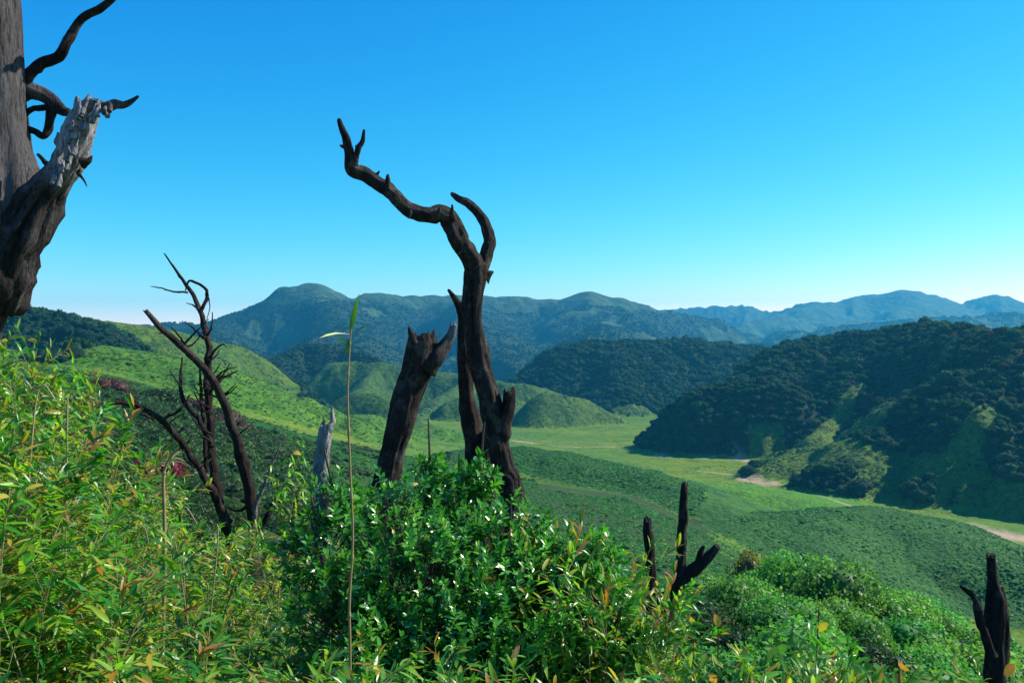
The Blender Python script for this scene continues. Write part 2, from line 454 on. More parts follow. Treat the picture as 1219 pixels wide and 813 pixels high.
FALL = {'meadow_mound': 'bamboo_slope', 'meadow_bench': 'bamboo_slope', 'dark_left_hill': 'olive_ridge', 'folded_ridge': 'shaded_hill', 'cone_knoll': 'shaded_hill',
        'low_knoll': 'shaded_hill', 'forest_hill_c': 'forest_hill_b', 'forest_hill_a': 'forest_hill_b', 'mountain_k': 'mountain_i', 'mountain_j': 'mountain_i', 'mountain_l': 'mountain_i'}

def build_land():
    th = np.radians(np.concatenate([np.linspace(-180, -42, 50), np.linspace(-40, 40, 860), np.linspace(42, 180, 50)]))
    rr = [0.4]
    while rr[-1] < 9600:
        r = rr[-1]
        rr.append(r + (max(.12, r * .018) if r < 300 else 3.0 if r < 900 else 4.5 if r < 1700 else r * .0085 if r < 8000 else r * .05))
    rr = np.array(rr)
    TH, RR = np.meshgrid(th, rr)
    x, y = RR * np.sin(TH), RR * np.cos(TH)
    z, own = height(x, y)
    fo = forest_mask(x, y, z, own); sa = sand_mask(x, y)
    pxs = CX + F * x / np.maximum(y, .1)
    scrubby = np.clip(((295 + 105 * np.tanh((860 - pxs) / 40 + 2 * fbm(x / 25, y / 25, 5.5, 3))) - RR + 40 * fbm(x / 30, y / 30, 1.7, 3)) / 50, 0, 1) * .8
    fo = np.where(own == 0, np.maximum(fo, scrubby), fo)
    nr, nc = x.shape
    ii = np.arange(nr * nc).reshape(nr, nc)
    quads = np.stack([ii[:-1, :-1], ii[:-1, 1:], ii[1:, 1:], ii[1:, :-1]], -1).reshape(-1, 4)
    fown = own[:-1, :-1].ravel()
    V = np.stack([x, y, z], -1).reshape(-1, 3)
    fo, sa = fo.ravel(), sa.ravel()
    # analytic vertex normals so that the borders between land forms do not show
    dx = np.gradient(V.reshape(nr, nc, 3), axis=1); dy = np.gradient(V.reshape(nr, nc, 3), axis=0)
    Nn = np.cross(dx, dy).reshape(-1, 3); Nn /= np.linalg.norm(Nn, axis=1)[:, None] + 1e-12
    Nn[Nn[:, 2] < 0] *= -1
    for k, nm in enumerate(OWN_NAMES):
        q = quads[fown == k]
        if not len(q): continue
        u, inv = np.unique(q, return_inverse=True)
        vv = V[u]; qq = inv.reshape(-1, 4)
        fs = [qq]
        if k == 0:      # close the middle of the sheet under the camera
            c = len(vv); vv = np.vstack([vv, [0, 0, V[ii[0], 2].mean()]])
            first = np.searchsorted(u, ii[0])
            fs.append(np.array([[c, first[j], first[j + 1]] for j in range(nc - 1)])[:, ::-1])
            u = np.r_[u, ii[0, 0]]
        name, label, mat = LAND[nm]
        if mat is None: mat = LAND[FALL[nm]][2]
        me = new_mesh(name, vv, fs, attrs={'forest': fo[u], 'sand': sa[u]})
        me.normals_split_custom_set_from_vertices(Nn[u].astype(float).tolist())
        o = link(name, me, mat)
        tag(o, label, 'ground' if k == 0 else name, kind='structure')
build_land()

# ------------------------------------------------------------------ air
def haze_box():
    x0, x1, y0, y1, z0, z1 = -10200, 10200, -10200, 10200, -212, 470
    V = [(x, y, z) for x in (x0, x1) for y in (y0, y1) for z in (z0, z1)]
    Fc = [(0, 1, 3, 2), (4, 6, 7, 5), (0, 4, 5, 1), (2, 3, 7, 6), (0, 2, 6, 4), (1, 5, 7, 3)]
    N = NT('haze_air')
    N.n.remove(N.p)
    pv = N.new('ShaderNodeVolumePrincipled')
    pv.inputs['Color'].default_value = (.06, .56, 1.0, 1)
    pv.inputs['Density'].default_value = HAZE
    pv.inputs['Anisotropy'].default_value = .2
    N.l.new(pv.outputs[0], N.out.inputs['Volume'])
    o = link('haze', new_mesh('haze', V, np.array(Fc), smooth=False), N.m)
    tag(o, 'pale blue haze in front of the far mountains', 'haze', kind='stuff')
HAZE = 8.8e-5
haze_box()
# ------------------------------------------------------------------ woods: many small trees on the hills
rng = np.random.default_rng(11)
def ico(sub):
    import bmesh
    bm = bmesh.new(); bmesh.ops.create_icosphere(bm, subdivisions=sub, radius=1)
    V = np.array([v.co[:] for v in bm.verts]); Fc = np.array([[v.index for v in f.verts] for f in bm.faces]); bm.free()
    return V, Fc
ICO2, ICO3 = ico(2), ico(3)

def leaf_quads(C, Nrm, size, r, asp=.6, jit=.8):
    """one small leaf-like face per centre C, facing roughly along Nrm"""
    n = len(C)
    Nn = Nrm + r.normal(0, jit, (n, 3)); Nn /= np.linalg.norm(Nn, axis=1)[:, None]
    t = np.cross(Nn, r.normal(0, 1, (n, 3))); t /= np.linalg.norm(t, axis=1)[:, None] + 1e-9
    b = np.cross(Nn, t)
    s = (size * r.uniform(.6, 1.3, n))[:, None]
    bend = Nn * s * r.uniform(-.25, .1, n)[:, None]
    V = np.stack([C - t * s, C - b * s * asp + bend * .3, C + t * s + bend, C + b * s * asp + bend * .3], 1).reshape(-1, 3)
    return V, np.arange(4 * n).reshape(n, 4)

def crown_mesh(name, seed, lumps, nleaf, lsize, col, colvar=.35, squash=.8, solid=.86):
    """unit crown: lumps of foliage with leaf clusters over them"""
    r = np.random.default_rng(seed)
    Vs, Fs, Cs, o = [], [], [], 0
    cen = r.normal(0, 1, (lumps, 3)); cen /= np.linalg.norm(cen, axis=1)[:, None]
    cen *= r.uniform(.25, .62, (lumps, 1)); cen[:, 2] = np.abs(cen[:, 2]) * squash * .9 - .05
    rad = r.uniform(.34, .55, lumps)
    cen[0] = 0; rad[0] = .62
    col = np.array(col)
    for c, q in zip(cen, rad):
        V = ICO2[0].copy()
        d = 1 + .28 * fbm(V[:, 0] * 2.3 + c[0] * 9, V[:, 1] * 2.3 + seed, V[:, 2] * 2.3, 3)
        V = V * d[:, None] * q * solid; V[:, 2] *= squash
        Vs.append(V + c); Fs.append(ICO2[1] + o); o += len(V)
        Cs.append(np.tile(col * .8, (len(V), 1)))  # lump cores darker than the leaves: shade of the gaps put into the colour
        k = max(6, int(nleaf * q * q / (rad ** 2).sum()))
        dn = r.normal(0, 1, (k, 3)); dn /= np.linalg.norm(dn, axis=1)[:, None]
        dn = dn[dn[:, 2] > -.55]
        C = c + dn * q * r.uniform(.82, 1.12, (len(dn), 1)) * np.array([1, 1, squash])
        V, f = leaf_quads(C, dn, lsize, r)
        Vs.append(V); Fs.append(f + o); o += len(V)
        Cs.append(np.repeat(col * r.uniform(1 - colvar, 1 + colvar, (len(dn), 1)), 4, 0))
    f3 = [f for f in Fs if f.shape[1] == 3]; f4 = [f for f in Fs if f.shape[1] == 4]
    V = np.concatenate(Vs); V[:, 2] -= V[:, 2].min() + .12
    me = new_mesh(name, V, [np.concatenate(f3), np.concatenate(f4)], cols=np.concatenate(Cs))
    return me

M_TREE = leaf_mat('tree_foliage', .75, .25, spec=.05, rnd=.3, hue=.018)
M_SHRUB = leaf_mat('shrub_foliage', .5, .35, spec=.28, rnd=.25, hue=.02)

def proto_collection(name, meshes, mat):
    c = bpy.data.collections.new(name)
    for me in meshes:
        if not len(me.materials): me.materials.append(mat)
        o = bpy.data.objects.new(me.name, me); c.objects.link(o)
    return c

def scatter(name, pts, scales, proto, label, cat, seed=0, tilt=.0):
    """one object whose points each carry a copy from the prototype collection"""
    n = len(pts); r = np.random.default_rng(seed)
    me = bpy.data.meshes.new(name); me.vertices.add(n)
    me.vertices.foreach_set('co', np.asarray(pts, np.float32).ravel())
    a = me.attributes.new('scl', 'FLOAT_VECTOR', 'POINT'); a.data.foreach_set('vector', np.asarray(scales, np.float32).ravel())
    rot = np.c_[r.normal(0, tilt + 1e-6, n), r.normal(0, tilt + 1e-6, n), r.uniform(0, 6.283, n)]
    a = me.attributes.new('rot', 'FLOAT_VECTOR', 'POINT'); a.data.foreach_set('vector', rot.astype(np.float32).ravel())
    me.update()
    o = link(name, me)
    g = bpy.data.node_groups.new(name + '_scatter', 'GeometryNodeTree')
    g.interface.new_socket('Geometry', in_out='INPUT', socket_type='NodeSocketGeometry')
    g.interface.new_socket('Geometry', in_out='OUTPUT', socket_type='NodeSocketGeometry')
    gi, go = g.nodes.new('NodeGroupInput'), g.nodes.new('NodeGroupOutput')
    iop = g.nodes.new('GeometryNodeInstanceOnPoints')
    ci = g.nodes.new('GeometryNodeCollectionInfo'); ci.inputs[0].default_value = proto
    ci.inputs['Separate Children'].default_value = True; ci.inputs['Reset Children'].default_value = True
    def na(nm):
        q = g.nodes.new('GeometryNodeInputNamedAttribute'); q.data_type = 'FLOAT_VECTOR'; q.inputs[0].default_value = nm
        return q.outputs[0]
    er = g.nodes.new('FunctionNodeEulerToRotation')
    g.links.new(na('rot'), er.inputs[0])
    g.links.new(gi.outputs[0], iop.inputs['Points']); g.links.new(ci.outputs[0], iop.inputs['Instance'])
    iop.inputs['Pick Instance'].default_value = True
    g.links.new(er.outputs[0], iop.inputs['Rotation']); g.links.new(na('scl'), iop.inputs['Scale'])
    g.links.new(iop.outputs[0], go.inputs[0])
    md = o.modifiers.new('scatter', 'NODES'); md.node_group = g
    return tag(o, label, cat, kind='stuff')

def polar_samples(n, r0, r1, th0, th1, seed, power=1.0):
    r = np.random.default_rng(seed)
    u = r.uniform(0, 1, n)
    R = np.sqrt(r0 * r0 + u ** power * (r1 * r1 - r0 * r0))
    th = np.radians(r.uniform(th0, th1, n))
    return R * np.sin(th), R * np.cos(th)

def thin(x, y, d, seed=0):
    """keep points at least about d apart (one per jittered cell)"""
    k = np.floor(x / d).astype(np.int64) * 1000003 + np.floor(y / d).astype(np.int64)
    _, i = np.unique(k, return_index=True)
    return np.sort(i)

TREES = [crown_mesh('tree_crown', 100 + i, 9, 330, .13, c, .45, .85) for i, c in enumerate([(.024, .074, .030), (.034, .084, .028), (.016, .058, .028), (.040, .088, .034), (.024, .074, .034), (.046, .080, .040)])]
FAR = [crown_mesh('far_crown', 200 + i, 4, 40, .2, c, .4, .8) for i, c in enumerate([(.024, .062, .022), (.028, .068, .022), (.020, .054, .022)])]
C_TREE = proto_collection('tree_prototypes', TREES, M_TREE)
C_FAR = proto_collection('far_tree_prototypes', FAR, M_TREE)

def plant_woods():
    # hills of the middle distance
    x, y = polar_samples(160000, 430, 1800, -37, 37, 5)
    i = thin(x, y, 5.2); x, y = x[i], y[i]
    z, own = height(x, y)
    f = forest_mask(x, y, z, own)
    m = f > .5
    x, y, z, own = x[m], y[m], z[m], own[m]
    s = rng.uniform(3.4, 8.4, len(x)) * (.8 + .35 * fbm(x / 40, y / 40, 1.0, 3)) * np.where(rng.random(len(x)) < .05, 1.45, 1)
    small = np.isin(own, [OWN_NAMES.index(n) for n in ('shaded_hill', 'folded_ridge', 'olive_ridge')])
    s[small] *= .6
    sc = np.c_[s, s, s * rng.uniform(.8, 1.15, len(x))]
    scatter('forest', np.c_[x, y, z - .12 * s], sc, C_TREE, 'dense dark green woods covering the hills around the plain', 'woods', 3, .12)
    # mountains
    x, y = polar_samples(230000, 1900, 5200, -36, 36, 6)
    i = thin(x, y, 8.5); x, y = x[i], y[i]
    z, own = height(x, y)
    f = forest_mask(x, y, z, own); m = (f > .5)
    x, y, z = x[m], y[m], z[m]
    s = rng.uniform(3.5, 7, len(x))
    scatter('mountain_forest', np.c_[x, y, z - .2 * s], np.c_[s, s, s * .8], C_FAR, 'blue green woods far off on the mountain sides', 'woods', 4, .1)
plant_woods()
# ------------------------------------------------------------------ scrub and low bamboo on the slopes
def gz(x, y):
    return float(height(np.array([x]), np.array([y]))[0][0])
SHRUBS = {
 'green': [crown_mesh('shrub', 300 + i, 9, 4600, .040, c, .45, .75, .62) for i, c in enumerate([(.10, .30, .05), (.13, .34, .055), (.08, .26, .05)])],
 'dark': [crown_mesh('shrub', 310 + i, 8, 3200, .045, c, .5, .72, .66) for i, c in enumerate([(.026, .075, .020), (.036, .088, .022)])],
 'olive': [crown_mesh('shrub', 320, 7, 1800, .045, (.10, .11, .03), .5, .9, .7)],
 'brown': [crown_mesh('shrub', 330 + i, 6, 1500, .04, c, .5, .8, .66) for i, c in enumerate([(.085, .045, .028), (.11, .05, .035)])],
 'pink': [crown_mesh('shrub', 340, 7, 1500, .045, (.20, .016, .05), .5, .8, .7)],
}
TUFTS = [crown_mesh('tuft', 360 + i, 3, 90, .17, c, .5, .6, .75) for i, c in enumerate([(.042, .19, .030), (.055, .22, .034), (.034, .15, .028), (.075, .23, .034)])]
C_TUFT = proto_collection('tuft_prototypes', TUFTS, M_SHRUB)
C_SCRUB = proto_collection('scrub_prototypes', [crown_mesh('scrub', 370 + i, 5, 420, .09, c, .5, .75, .8) for i, c in enumerate([(.026, .085, .022), (.036, .105, .022), (.022, .07, .020), (.040, .075, .024), (.05, .12, .024)])], M_SHRUB)

def cover_slopes():
    # low bamboo over the mounds between the trees and the plain
    x, y = polar_samples(260000, 60, 520, -34, 36, 21)
    i = thin(x, y, 1.35); x, y = x[i], y[i]
    z, own = height(x, y)
    px = CX + F * x / y
    near_d = np.hypot(x, y)
    m = ((own == OWN_NAMES.index('bamboo_slope')) & (px < 835 + 40 * fbm(x / 40, y / 40, 3.3, 2))) | (own == OWN_NAMES.index('meadow_mound')) | ((own == 0) & (near_d < np.where(px < 640, 430, np.where(px < 900, 300, 150)) + 25 * fbm(x / 20, y / 20, 7.7, 2)) & (z > -80))
    m &= (rng.uniform(0, 1, len(x)) < .85 + .5 * fbm(x / 30, y / 30, 4.4, 3))
    m &= sand_mask(x, y) < .1
    # darker scrub takes over on the left, towards the trees
    sc_p = np.clip((430 - px) / 200, 0, 1) * np.clip((260 - near_d) / 80, 0, 1) + .18 * (fbm(x / 22, y / 22, 8.1, 3) > .28) * np.where(px < 640, 1, .4)
    is_scrub = rng.uniform(0, 1, len(x)) < sc_p
    a = m & ~is_scrub
    s = rng.uniform(.6, 1.15, a.sum()) * (.9 + .5 * fbm(x[a] / 18, y[a] / 18, 2., 2)) * np.where(rng.random(a.sum()) < .06, 1.7, 1)
    scatter('low_bamboo', np.c_[x[a], y[a], z[a] - .1], np.c_[s, s, s * .6], C_TUFT, 'low dark green bamboo covering the mounds below the dead trees', 'ground cover', 22, .15)
    b = m & is_scrub; b &= rng.uniform(0, 1, len(x)) < .75
    s = rng.uniform(.6, 1.0, b.sum()) + np.where(px[b] < 640, rng.uniform(.1, 1.3, b.sum()), 0)
    scatter('scrub', np.c_[x[b], y[b], z[b] - .15 * s], np.c_[s, s, s * .85], C_SCRUB, 'dark green and brown scrub on the slope beyond the skeletal tree', 'scrub', 23, .15)
    # bushes that speckle the grassy hills
    x, y = polar_samples(26000, 430, 1500, -34, 34, 31)
    z, own = height(x, y)
    n = fbm(x / 60, y / 60, 6.6, 3)
    m = (n > .22) & np.isin(own, [OWN_NAMES.index(q) for q in ('olive_ridge', 'green_slope', 'shaded_hill', 'folded_ridge', 'forest_hill_b', 'cone_knoll', 'low_knoll')]) & (forest_mask(x, y, z, own) < .5)
    gs = OWN_NAMES.index('green_slope'); m &= ~((own == gs) & (n < .42))
    s = rng.uniform(1.0, 2.4, m.sum())
    scatter('hill_scrub', np.c_[x[m], y[m], z[m] - .15 * s], np.c_[s, s, s * .8], C_SCRUB, 'bushes speckling the grassy hillsides around the plain', 'scrub', 24, .15)
cover_slopes()

GRASS = [crown_mesh('tussock', 380 + i, 3, 60, .2, c, .45, .55, .7) for i, c in enumerate([(.055, .17, .010), (.08, .20, .012), (.036, .12, .010), (.10, .19, .016)])]
C_GRASS = proto_collection('tussock_prototypes', GRASS, M_SHRUB)
def hill_grass():
    x, y = polar_samples(150000, 400, 1450, -33, 33, 41, 1.4)
    z, own = height(x, y)
    n = fbm(x / 26, y / 26, 2.6, 3)
    hills = np.isin(own, [OWN_NAMES.index(q) for q in ('olive_ridge', 'green_slope', 'shaded_hill', 'folded_ridge', 'forest_hill_b', 'cone_knoll', 'low_knoll')])
    m = (hills & (rng.random(len(x)) < .65 + n)) | ((own == 0) & (n > .12) & (rng.random(len(x)) < .5))
    m &= (forest_mask(x, y, z, own) < .5) & (sand_mask(x, y) < .1)
    s = np.where(hills[m], rng.uniform(.7, 1.5, m.sum()), rng.uniform(.5, 1.0, m.sum()))
    scatter('hill_grass', np.c_[x[m], y[m], z[m] - .12 * s], np.c_[s * 1.2, s * 1.2, s * .55], C_GRASS, 'coarse green grass tussocks on the open hills and the plain', 'grass', 42, .15)
hill_grass()

def place_shrub(kind, px, D, s, label, group=None, sq=1.0, k=None, r=random.Random(5)):
    me = SHRUBS[kind][(k if k is not None else r.randrange(99)) % len(SHRUBS[kind])]
    if not len(me.materials): me.materials.append(M_SHRUB)
    x = (px - CX) / F * D
    o = link('shrub', me, None, None, (x, D, gz(x, D) - .15 * s))
    o.scale = (s, s, s * sq); o.rotation_euler = (0, 0, r.uniform(0, 6.28))
    return tag(o, label, 'shrub', group)

def near_shrubs():
    r = random.Random(77)
    # light green bushes on the slope right of the trees, darker ones left of them
    n = 0
    tries = 0
    placed = []
    while n < 150 and tries < 6000:
        tries += 1
        D = 10.5 + 27 * r.random() ** 1.3
        px = r.uniform(815, 1300)
        s = r.uniform(.75, 1.5) * (1 + D / 120)
        x = (px - CX) / F * D
        if any((x - a) ** 2 + (D - b) ** 2 < (.55 * (s + c)) ** 2 for a, b, c in placed): continue
        if D < 14 and 760 < px < 880: continue
        placed.append((x, D, s)); n += 1
        if r.random() < .11:
            kd = r.choice(('dark', 'dark', 'dark', 'olive', 'brown'))
            place_shrub(kd, px, D, s * .7, {'dark': 'darker green shrub scattered among the light green shrubs on the right slope', 'olive': 'yellowish shrub scattered among the light green shrubs on the right slope', 'brown': 'dry reddish shrub scattered among the light green shrubs on the right slope'}[kd], {'dark': 'dark shrubs among the light green ones', 'olive': 'yellowish shrubs among the light green ones', 'brown': 'dry reddish shrubs among the light green ones'}[kd], r=r)
            continue
        place_shrub('green', px, D, s, 'light green small leaved shrub in the dense patch on the right slope', 'light green shrubs on the right slope', r.uniform(.85, 1.15), r=r)
    n = 0; tries = 0
    while n < 200 and tries < 6000:
        tries += 1
        D = 10 + 62 * r.random() ** 1.5
        px = r.uniform(-20, 830)
        s = r.uniform(.5, .95) * (1 + D / 80)
        x = (px - CX) / F * D
        if any((x - a) ** 2 + (D - b) ** 2 < (.5 * (s + c)) ** 2 for a, b, c in placed): continue
        placed.append((x, D, s)); n += 1
        place_shrub('dark', px, D, s, 'dark green shrub in the scrub behind the dead trees', 'dark shrubs behind the dead trees', r.uniform(.75, 1.0), r=r)
    for px, D, s in [(236, 15, .8), (256, 19, .9), (226, 23, 1.0), (272, 14, .8), (246, 26, 1.1), (215, 18, .9), (290, 21, 1.0), (205, 28, 1.1), (265, 30, 1.2), (235, 34, 1.2), (310, 17, .8), (330, 23, 1.0)]:
        place_shrub('dark', px, D, s, 'dark green shrub in the scrub behind the dead trees', 'dark shrubs behind the dead trees', .9, r=r)
    # bushes that stand out
    S = [
     ('pink', 186, 55, 2.3, 'crimson pink flowering bush behind the skeletal dead tree', 1.0),
     ('brown', 275, 180, 6, 'broad reddish brown bush left of the upright skeletal stems', .8),
     ('dark', 185, 205, 8, 'large dark rounded bush at the foot of the bright green slope', .8),
     ('brown', 125, 190, 6, 'brown bush left of the large dark rounded bush', .8),
     ('brown', 228, 230, 8, 'brown bush right of the large dark rounded bush', .7),
     ('dark', 262, 235, 8, 'dark bush just below the bright green slope, behind the skeletal stems', .75),
     ('brown', 745, 24, 1.3, 'dry brown bush between the leafy thicket and the burnt forked stump', 1.1),
     ('olive', 895, 33, 1.1, 'tall yellowish bush standing at the upper edge of the light green shrubs', 1.9),
     ('olive', 915, 34, .9, 'short yellowish bush right beside the tall yellowish one', 1.5),
     ('brown', 943, 31, .6, 'small rusty orange bush on the crest of the light green shrubs', 1.3),
     ('brown', 985, 36, 1.2, 'dark reddish bush on the crest of the light green shrubs', 1.1),
     ('dark', 1028, 38, .9, 'small dark green bush on the crest right of the reddish one', 1.0),
     ('brown', 1062, 36, 1.1, 'pinkish brown bush on the falling crest of the light green shrubs', 1.3),
     ('dark', 1092, 35, 1.3, 'dark bush with pale glints on the falling crest, right of the pinkish one', .9),
     ('dark', 1140, 28, 1.3, 'dark bush lowest on the falling crest, left of the burnt two pronged stump', .9),
     ('dark', 838, 22, 1.5, 'dark round bush behind the burnt forked stump', 1.0),
     ('dark', 800, 26, 1.4, 'dark bush left of the round one behind the burnt forked stump', 1.0),
     ('dark', 945, 17, .8, 'dark bush sunk among the light green shrubs', .9),
    ]
    for kind, px, D, s, label, sq in S: place_shrub(kind, px, D, s, label, None, sq, r=r)
near_shrubs()

# single trees in pink leaf or flower among the woods on the right
def pink_trees():
    me = crown_mesh('pink_crown', 400, 8, 260, .13, (.20, .028, .075), .4, .8)
    me.materials.append(M_TREE)
    for px, D, s in [(1135, 760, 3.6), (1150, 740, 3), (1110, 690, 3.2), (1120, 680, 2.8), (1060, 720, 2.8), (1215, 620, 4), (1198, 610, 3), (1165, 640, 3), (1090, 700, 2.6), (1015, 800, 3), (1180, 690, 3), (1204, 560, 2.6), (660, 1460, 4), (690, 1430, 4), (745, 1400, 4)]:
        x = (px - CX) / F * D
        o = link('flowering_tree', me, None, None, (x, D, gz(x, D) + 1.6)); o.scale = (s, s, s); o.rotation_euler = (0, 0, px)
        tag(o, 'far off tree with a pink crown in the dark woods on the hills', 'tree', 'pink crowned trees in the hill woods')
pink_trees()
# ------------------------------------------------------------------ dead trees
def bark_mat(name, dark, mid, pale, streak=(9, 9, 1.6), rough=.9):
    N = NT(name)
    v = N.coords(streak)
    v1 = N.coords((1, 1, 1))
    n1 = N.noise(v, 3.0, 8, .65)
    n2 = N.noise(v1, 2.4, 4, .6)
    n3 = N.noise(v, 11.0, 6, .7)
    col = N.ramp(n1, [(.32, dark), (.62, mid)])
    col = N.mix(N.ramp(n2, [(.5, (0, 0, 0)), (.75, (.7, .7, .7))]), col, tuple(c * .8 for c in mid))
    w = N.math('MULTIPLY', N.attr('pale'), N.math('ADD', n3, .35))
    g = N.ramp(N.noise(v1, 5.5, 6, .7), [(.52, (0, 0, 0)), (.62, (.6, .6, .6))])
    col = N.mix(g, col, tuple(c * 2.6 + .02 for c in mid))
    col = N.mix(w, col, pale)
    crack = N.ramp(n3, [(.36, (.3, .28, .26)), (.5, (1, 1, 1))])
    col = N.mix(1.0, col, crack, 'MULTIPLY')
    N.l.new(col, N.p.inputs['Base Color'])
    N.p.inputs['Roughness'].default_value = rough
    N.p.inputs['Specular IOR Level'].default_value = .25
    nb = N.bump(n1, .05, .9)
    N.l.new(N.bump(n3, .02, .9, nb), N.p.inputs['Normal'])
    return N.m
M_BARK = bark_mat('dead_bark', (.009, .007, .006), (.054, .042, .036), (.36, .34, .34))
M_BARK_L = bark_mat('grey_bark', (.010, .008, .008), (.040, .032, .029), (.60, .58, .61), (7, 7, 1.0))
M_CHAR = bark_mat('charred_wood', (.007, .005, .004), (.040, .027, .021), (.2, .18, .17))
M_GREY = bark_mat('bleached_wood', (.03, .025, .022), (.10, .085, .076), (.52, .50, .49))

def sweep(path, seed=0, seg=22, fur=.14, lump=.12, broken=None, pale=None, twist=.6, detail=1.0, wander=.5):
    """a limb along points (px,py,radius_px,D): furrowed bark, ragged or tapered end. returns verts, faces, pale"""
    pts = np.array([[*P(a, b, d), r / F * d] for a, b, r, d in path])
    # Catmull-Rom
    out = []
    for i in range(len(pts) - 1):
        p0, p1, p2, p3 = pts[max(i - 1, 0)], pts[i], pts[i + 1], pts[min(i + 2, len(pts) - 1)]
        L = np.linalg.norm((p2 - p1)[:3]); rm = max(.5 * (p1[3] + p2[3]), .004)
        n = int(np.clip(L / (rm * .32) * detail, 2, 90))
        t = np.linspace(0, 1, n, endpoint=False)[:, None]
        m1, m2 = (p2 - p0) / 2, (p3 - p1) / 2
        out.append((2*t**3-3*t**2+1)*p1 + (t**3-2*t**2+t)*m1 + (-2*t**3+3*t**2)*p2 + (t**3-t**2)*m2)
    Q = np.concatenate(out + [pts[-1:]])
    C, R = Q[:, :3].copy(), np.maximum(Q[:, 3], .0008)
    T = np.gradient(C, axis=0); T /= np.linalg.norm(T, axis=1)[:, None] + 1e-12
    s = np.r_[0, np.cumsum(np.linalg.norm(np.diff(C, axis=0), axis=1))]
    # small wander of the axis
    C += (R * wander)[:, None] * np.stack([vnoise(s / (R.mean() * 3.4), seed * 1.7 + k, 3.3) for k in range(3)], 1)
    u = np.cross(T[0], [0.31, .87, .2]); u /= np.linalg.norm(u)
    V = []; Pl = []
    a = np.linspace(0, 2 * np.pi, seg, endpoint=False)
    rm = max(R.mean(), .01)
    rk = np.random.default_rng(seed + 900)
    nk = int(s[-1] / (rm * 3.0)); kn = np.c_[rk.uniform(0, s[-1], nk), rk.uniform(0, 6.283, nk), rk.uniform(-.22, .5, nk), rk.uniform(.3, .8, nk)] if nk else np.zeros((0, 4))
    for i in range(len(C)):
        u = u - T[i] * (u @ T[i]); u /= np.linalg.norm(u); w = np.cross(T[i], u)
        aa = a + twist * s[i] + .5 * vnoise(s[i] / (rm * 9), seed, .5)
        ca, sa = np.cos(aa), np.sin(aa)
        f = fbm(ca * 3.2 + seed, sa * 3.2, s[i] / (rm * 9) + seed, 3)
        f2 = vnoise(ca * 7.5, sa * 7.5 + seed, s[i] / (rm * 5))
        ridge = (1 - np.abs(f) * 2.6) * .8 + f2 * .6 + .5 * vnoise(ca * 2.1 + seed, sa * 2.1, s[i] / (rm * 1.6))
        lm = fbm(ca * .9 + seed * 3, sa * .9, s[i] / (rm * 3.2), 3)
        kk = 0
        for ks, ka, kh, kw_ in kn:
            if abs(s[i] - ks) < 2.5 * kw_ * rm: kk = kk + kh * np.exp(-((s[i] - ks) / (kw_ * rm)) ** 2 - ((np.cos(a - ka) - 1) * 3.2 / kw_) ** 2)
        rr = R[i] * .92 * (1 + fur * ridge + lump * 1.6 * lm + kk)
        V.append(C[i] + np.outer(ca * rr, u) + np.outer(sa * rr, w))
        Pl.append(np.full(seg, 0.0 if pale is None else float(np.interp(s[i] / s[-1], *zip(*pale)))) + (.25 * f if pale is not None else 0))
    V = np.array(V); Pl = np.array(Pl)
    n = len(C)
    if broken:
        r2 = np.random.default_rng(seed)
        jag = np.interp(np.arange(seg), np.linspace(0, seg, 9), np.r_[(q := r2.uniform(0, 1, 8)), q[0]]) * .7 + r2.uniform(0, .5, seg)
        for k in range(3):
            i = n - 3 + k
            if i < 0: continue
            V[i] += np.outer(jag * R[-1] * broken * (k + 1) / 3, T[-1])
        V[-1] = V[-1] * .86 + C[-1] * .14
    idx = np.arange(n * seg).reshape(n, seg)
    nx = np.roll(idx, -1, 1)
    Fq = np.stack([idx[:-1], nx[:-1], nx[1:], idx[1:]], -1).reshape(-1, 4)
    Vf = V.reshape(-1, 3); Pf = Pl.ravel()
    # ends: sunken centre for a break, point for a taper
    depth = -.5 * R[-1] * (broken or 0) if broken else R[-1] * .8
    Vf = np.vstack([Vf, C[-1] + T[-1] * depth, C[0]]); Pf = np.r_[Pf, Pf[-1], Pf[0]]
    e, b = len(Vf) - 2, len(Vf) - 1
    Ft = np.concatenate([np.stack([idx[-1], nx[-1], np.full(seg, e)], 1), np.stack([nx[0], idx[0], np.full(seg, b)], 1)])
    return Vf, Fq, Ft, np.clip(Pf, 0, 1)

def merge(parts):
    V, Q, T, Pp, o = [], [], [], [], 0
    for v, q, t, p in parts:
        V.append(v); Q.append(q + o); T.append(t + o); Pp.append(p); o += len(v)
    return np.concatenate(V), np.concatenate(Q), np.concatenate(T), np.concatenate(Pp)

def limb(name, root, mat, *sweeps):
    """one mesh part of a dead tree; coordinates made local to the tree's base"""
    v, q, t, p = merge(sweeps)
    v = v - np.array(root.location)
    me = new_mesh(name, v, [q, t], attrs={'pale': p})
    return link(name, me, mat, root)

def path(D, *pts, dd=0.0):
    """(px,py,r) points at distance D, drifting in depth by dd along the limb"""
    n = len(pts)
    return [(a, b, r, D + dd * i / max(n - 1, 1)) for i, (a, b, r) in enumerate(pts)]

def root_at(name, px, D, label, cat='dead tree', group=None):
    x = (px - CX) / F * D
    return empty(name, (x, D, gz(x, D)), label, cat, group)

def down(px, D, below=.25):
    """picture row of the ground at that column"""
    x = (px - CX) / F * D
    return CY - (gz(x, D) - below) / D * F

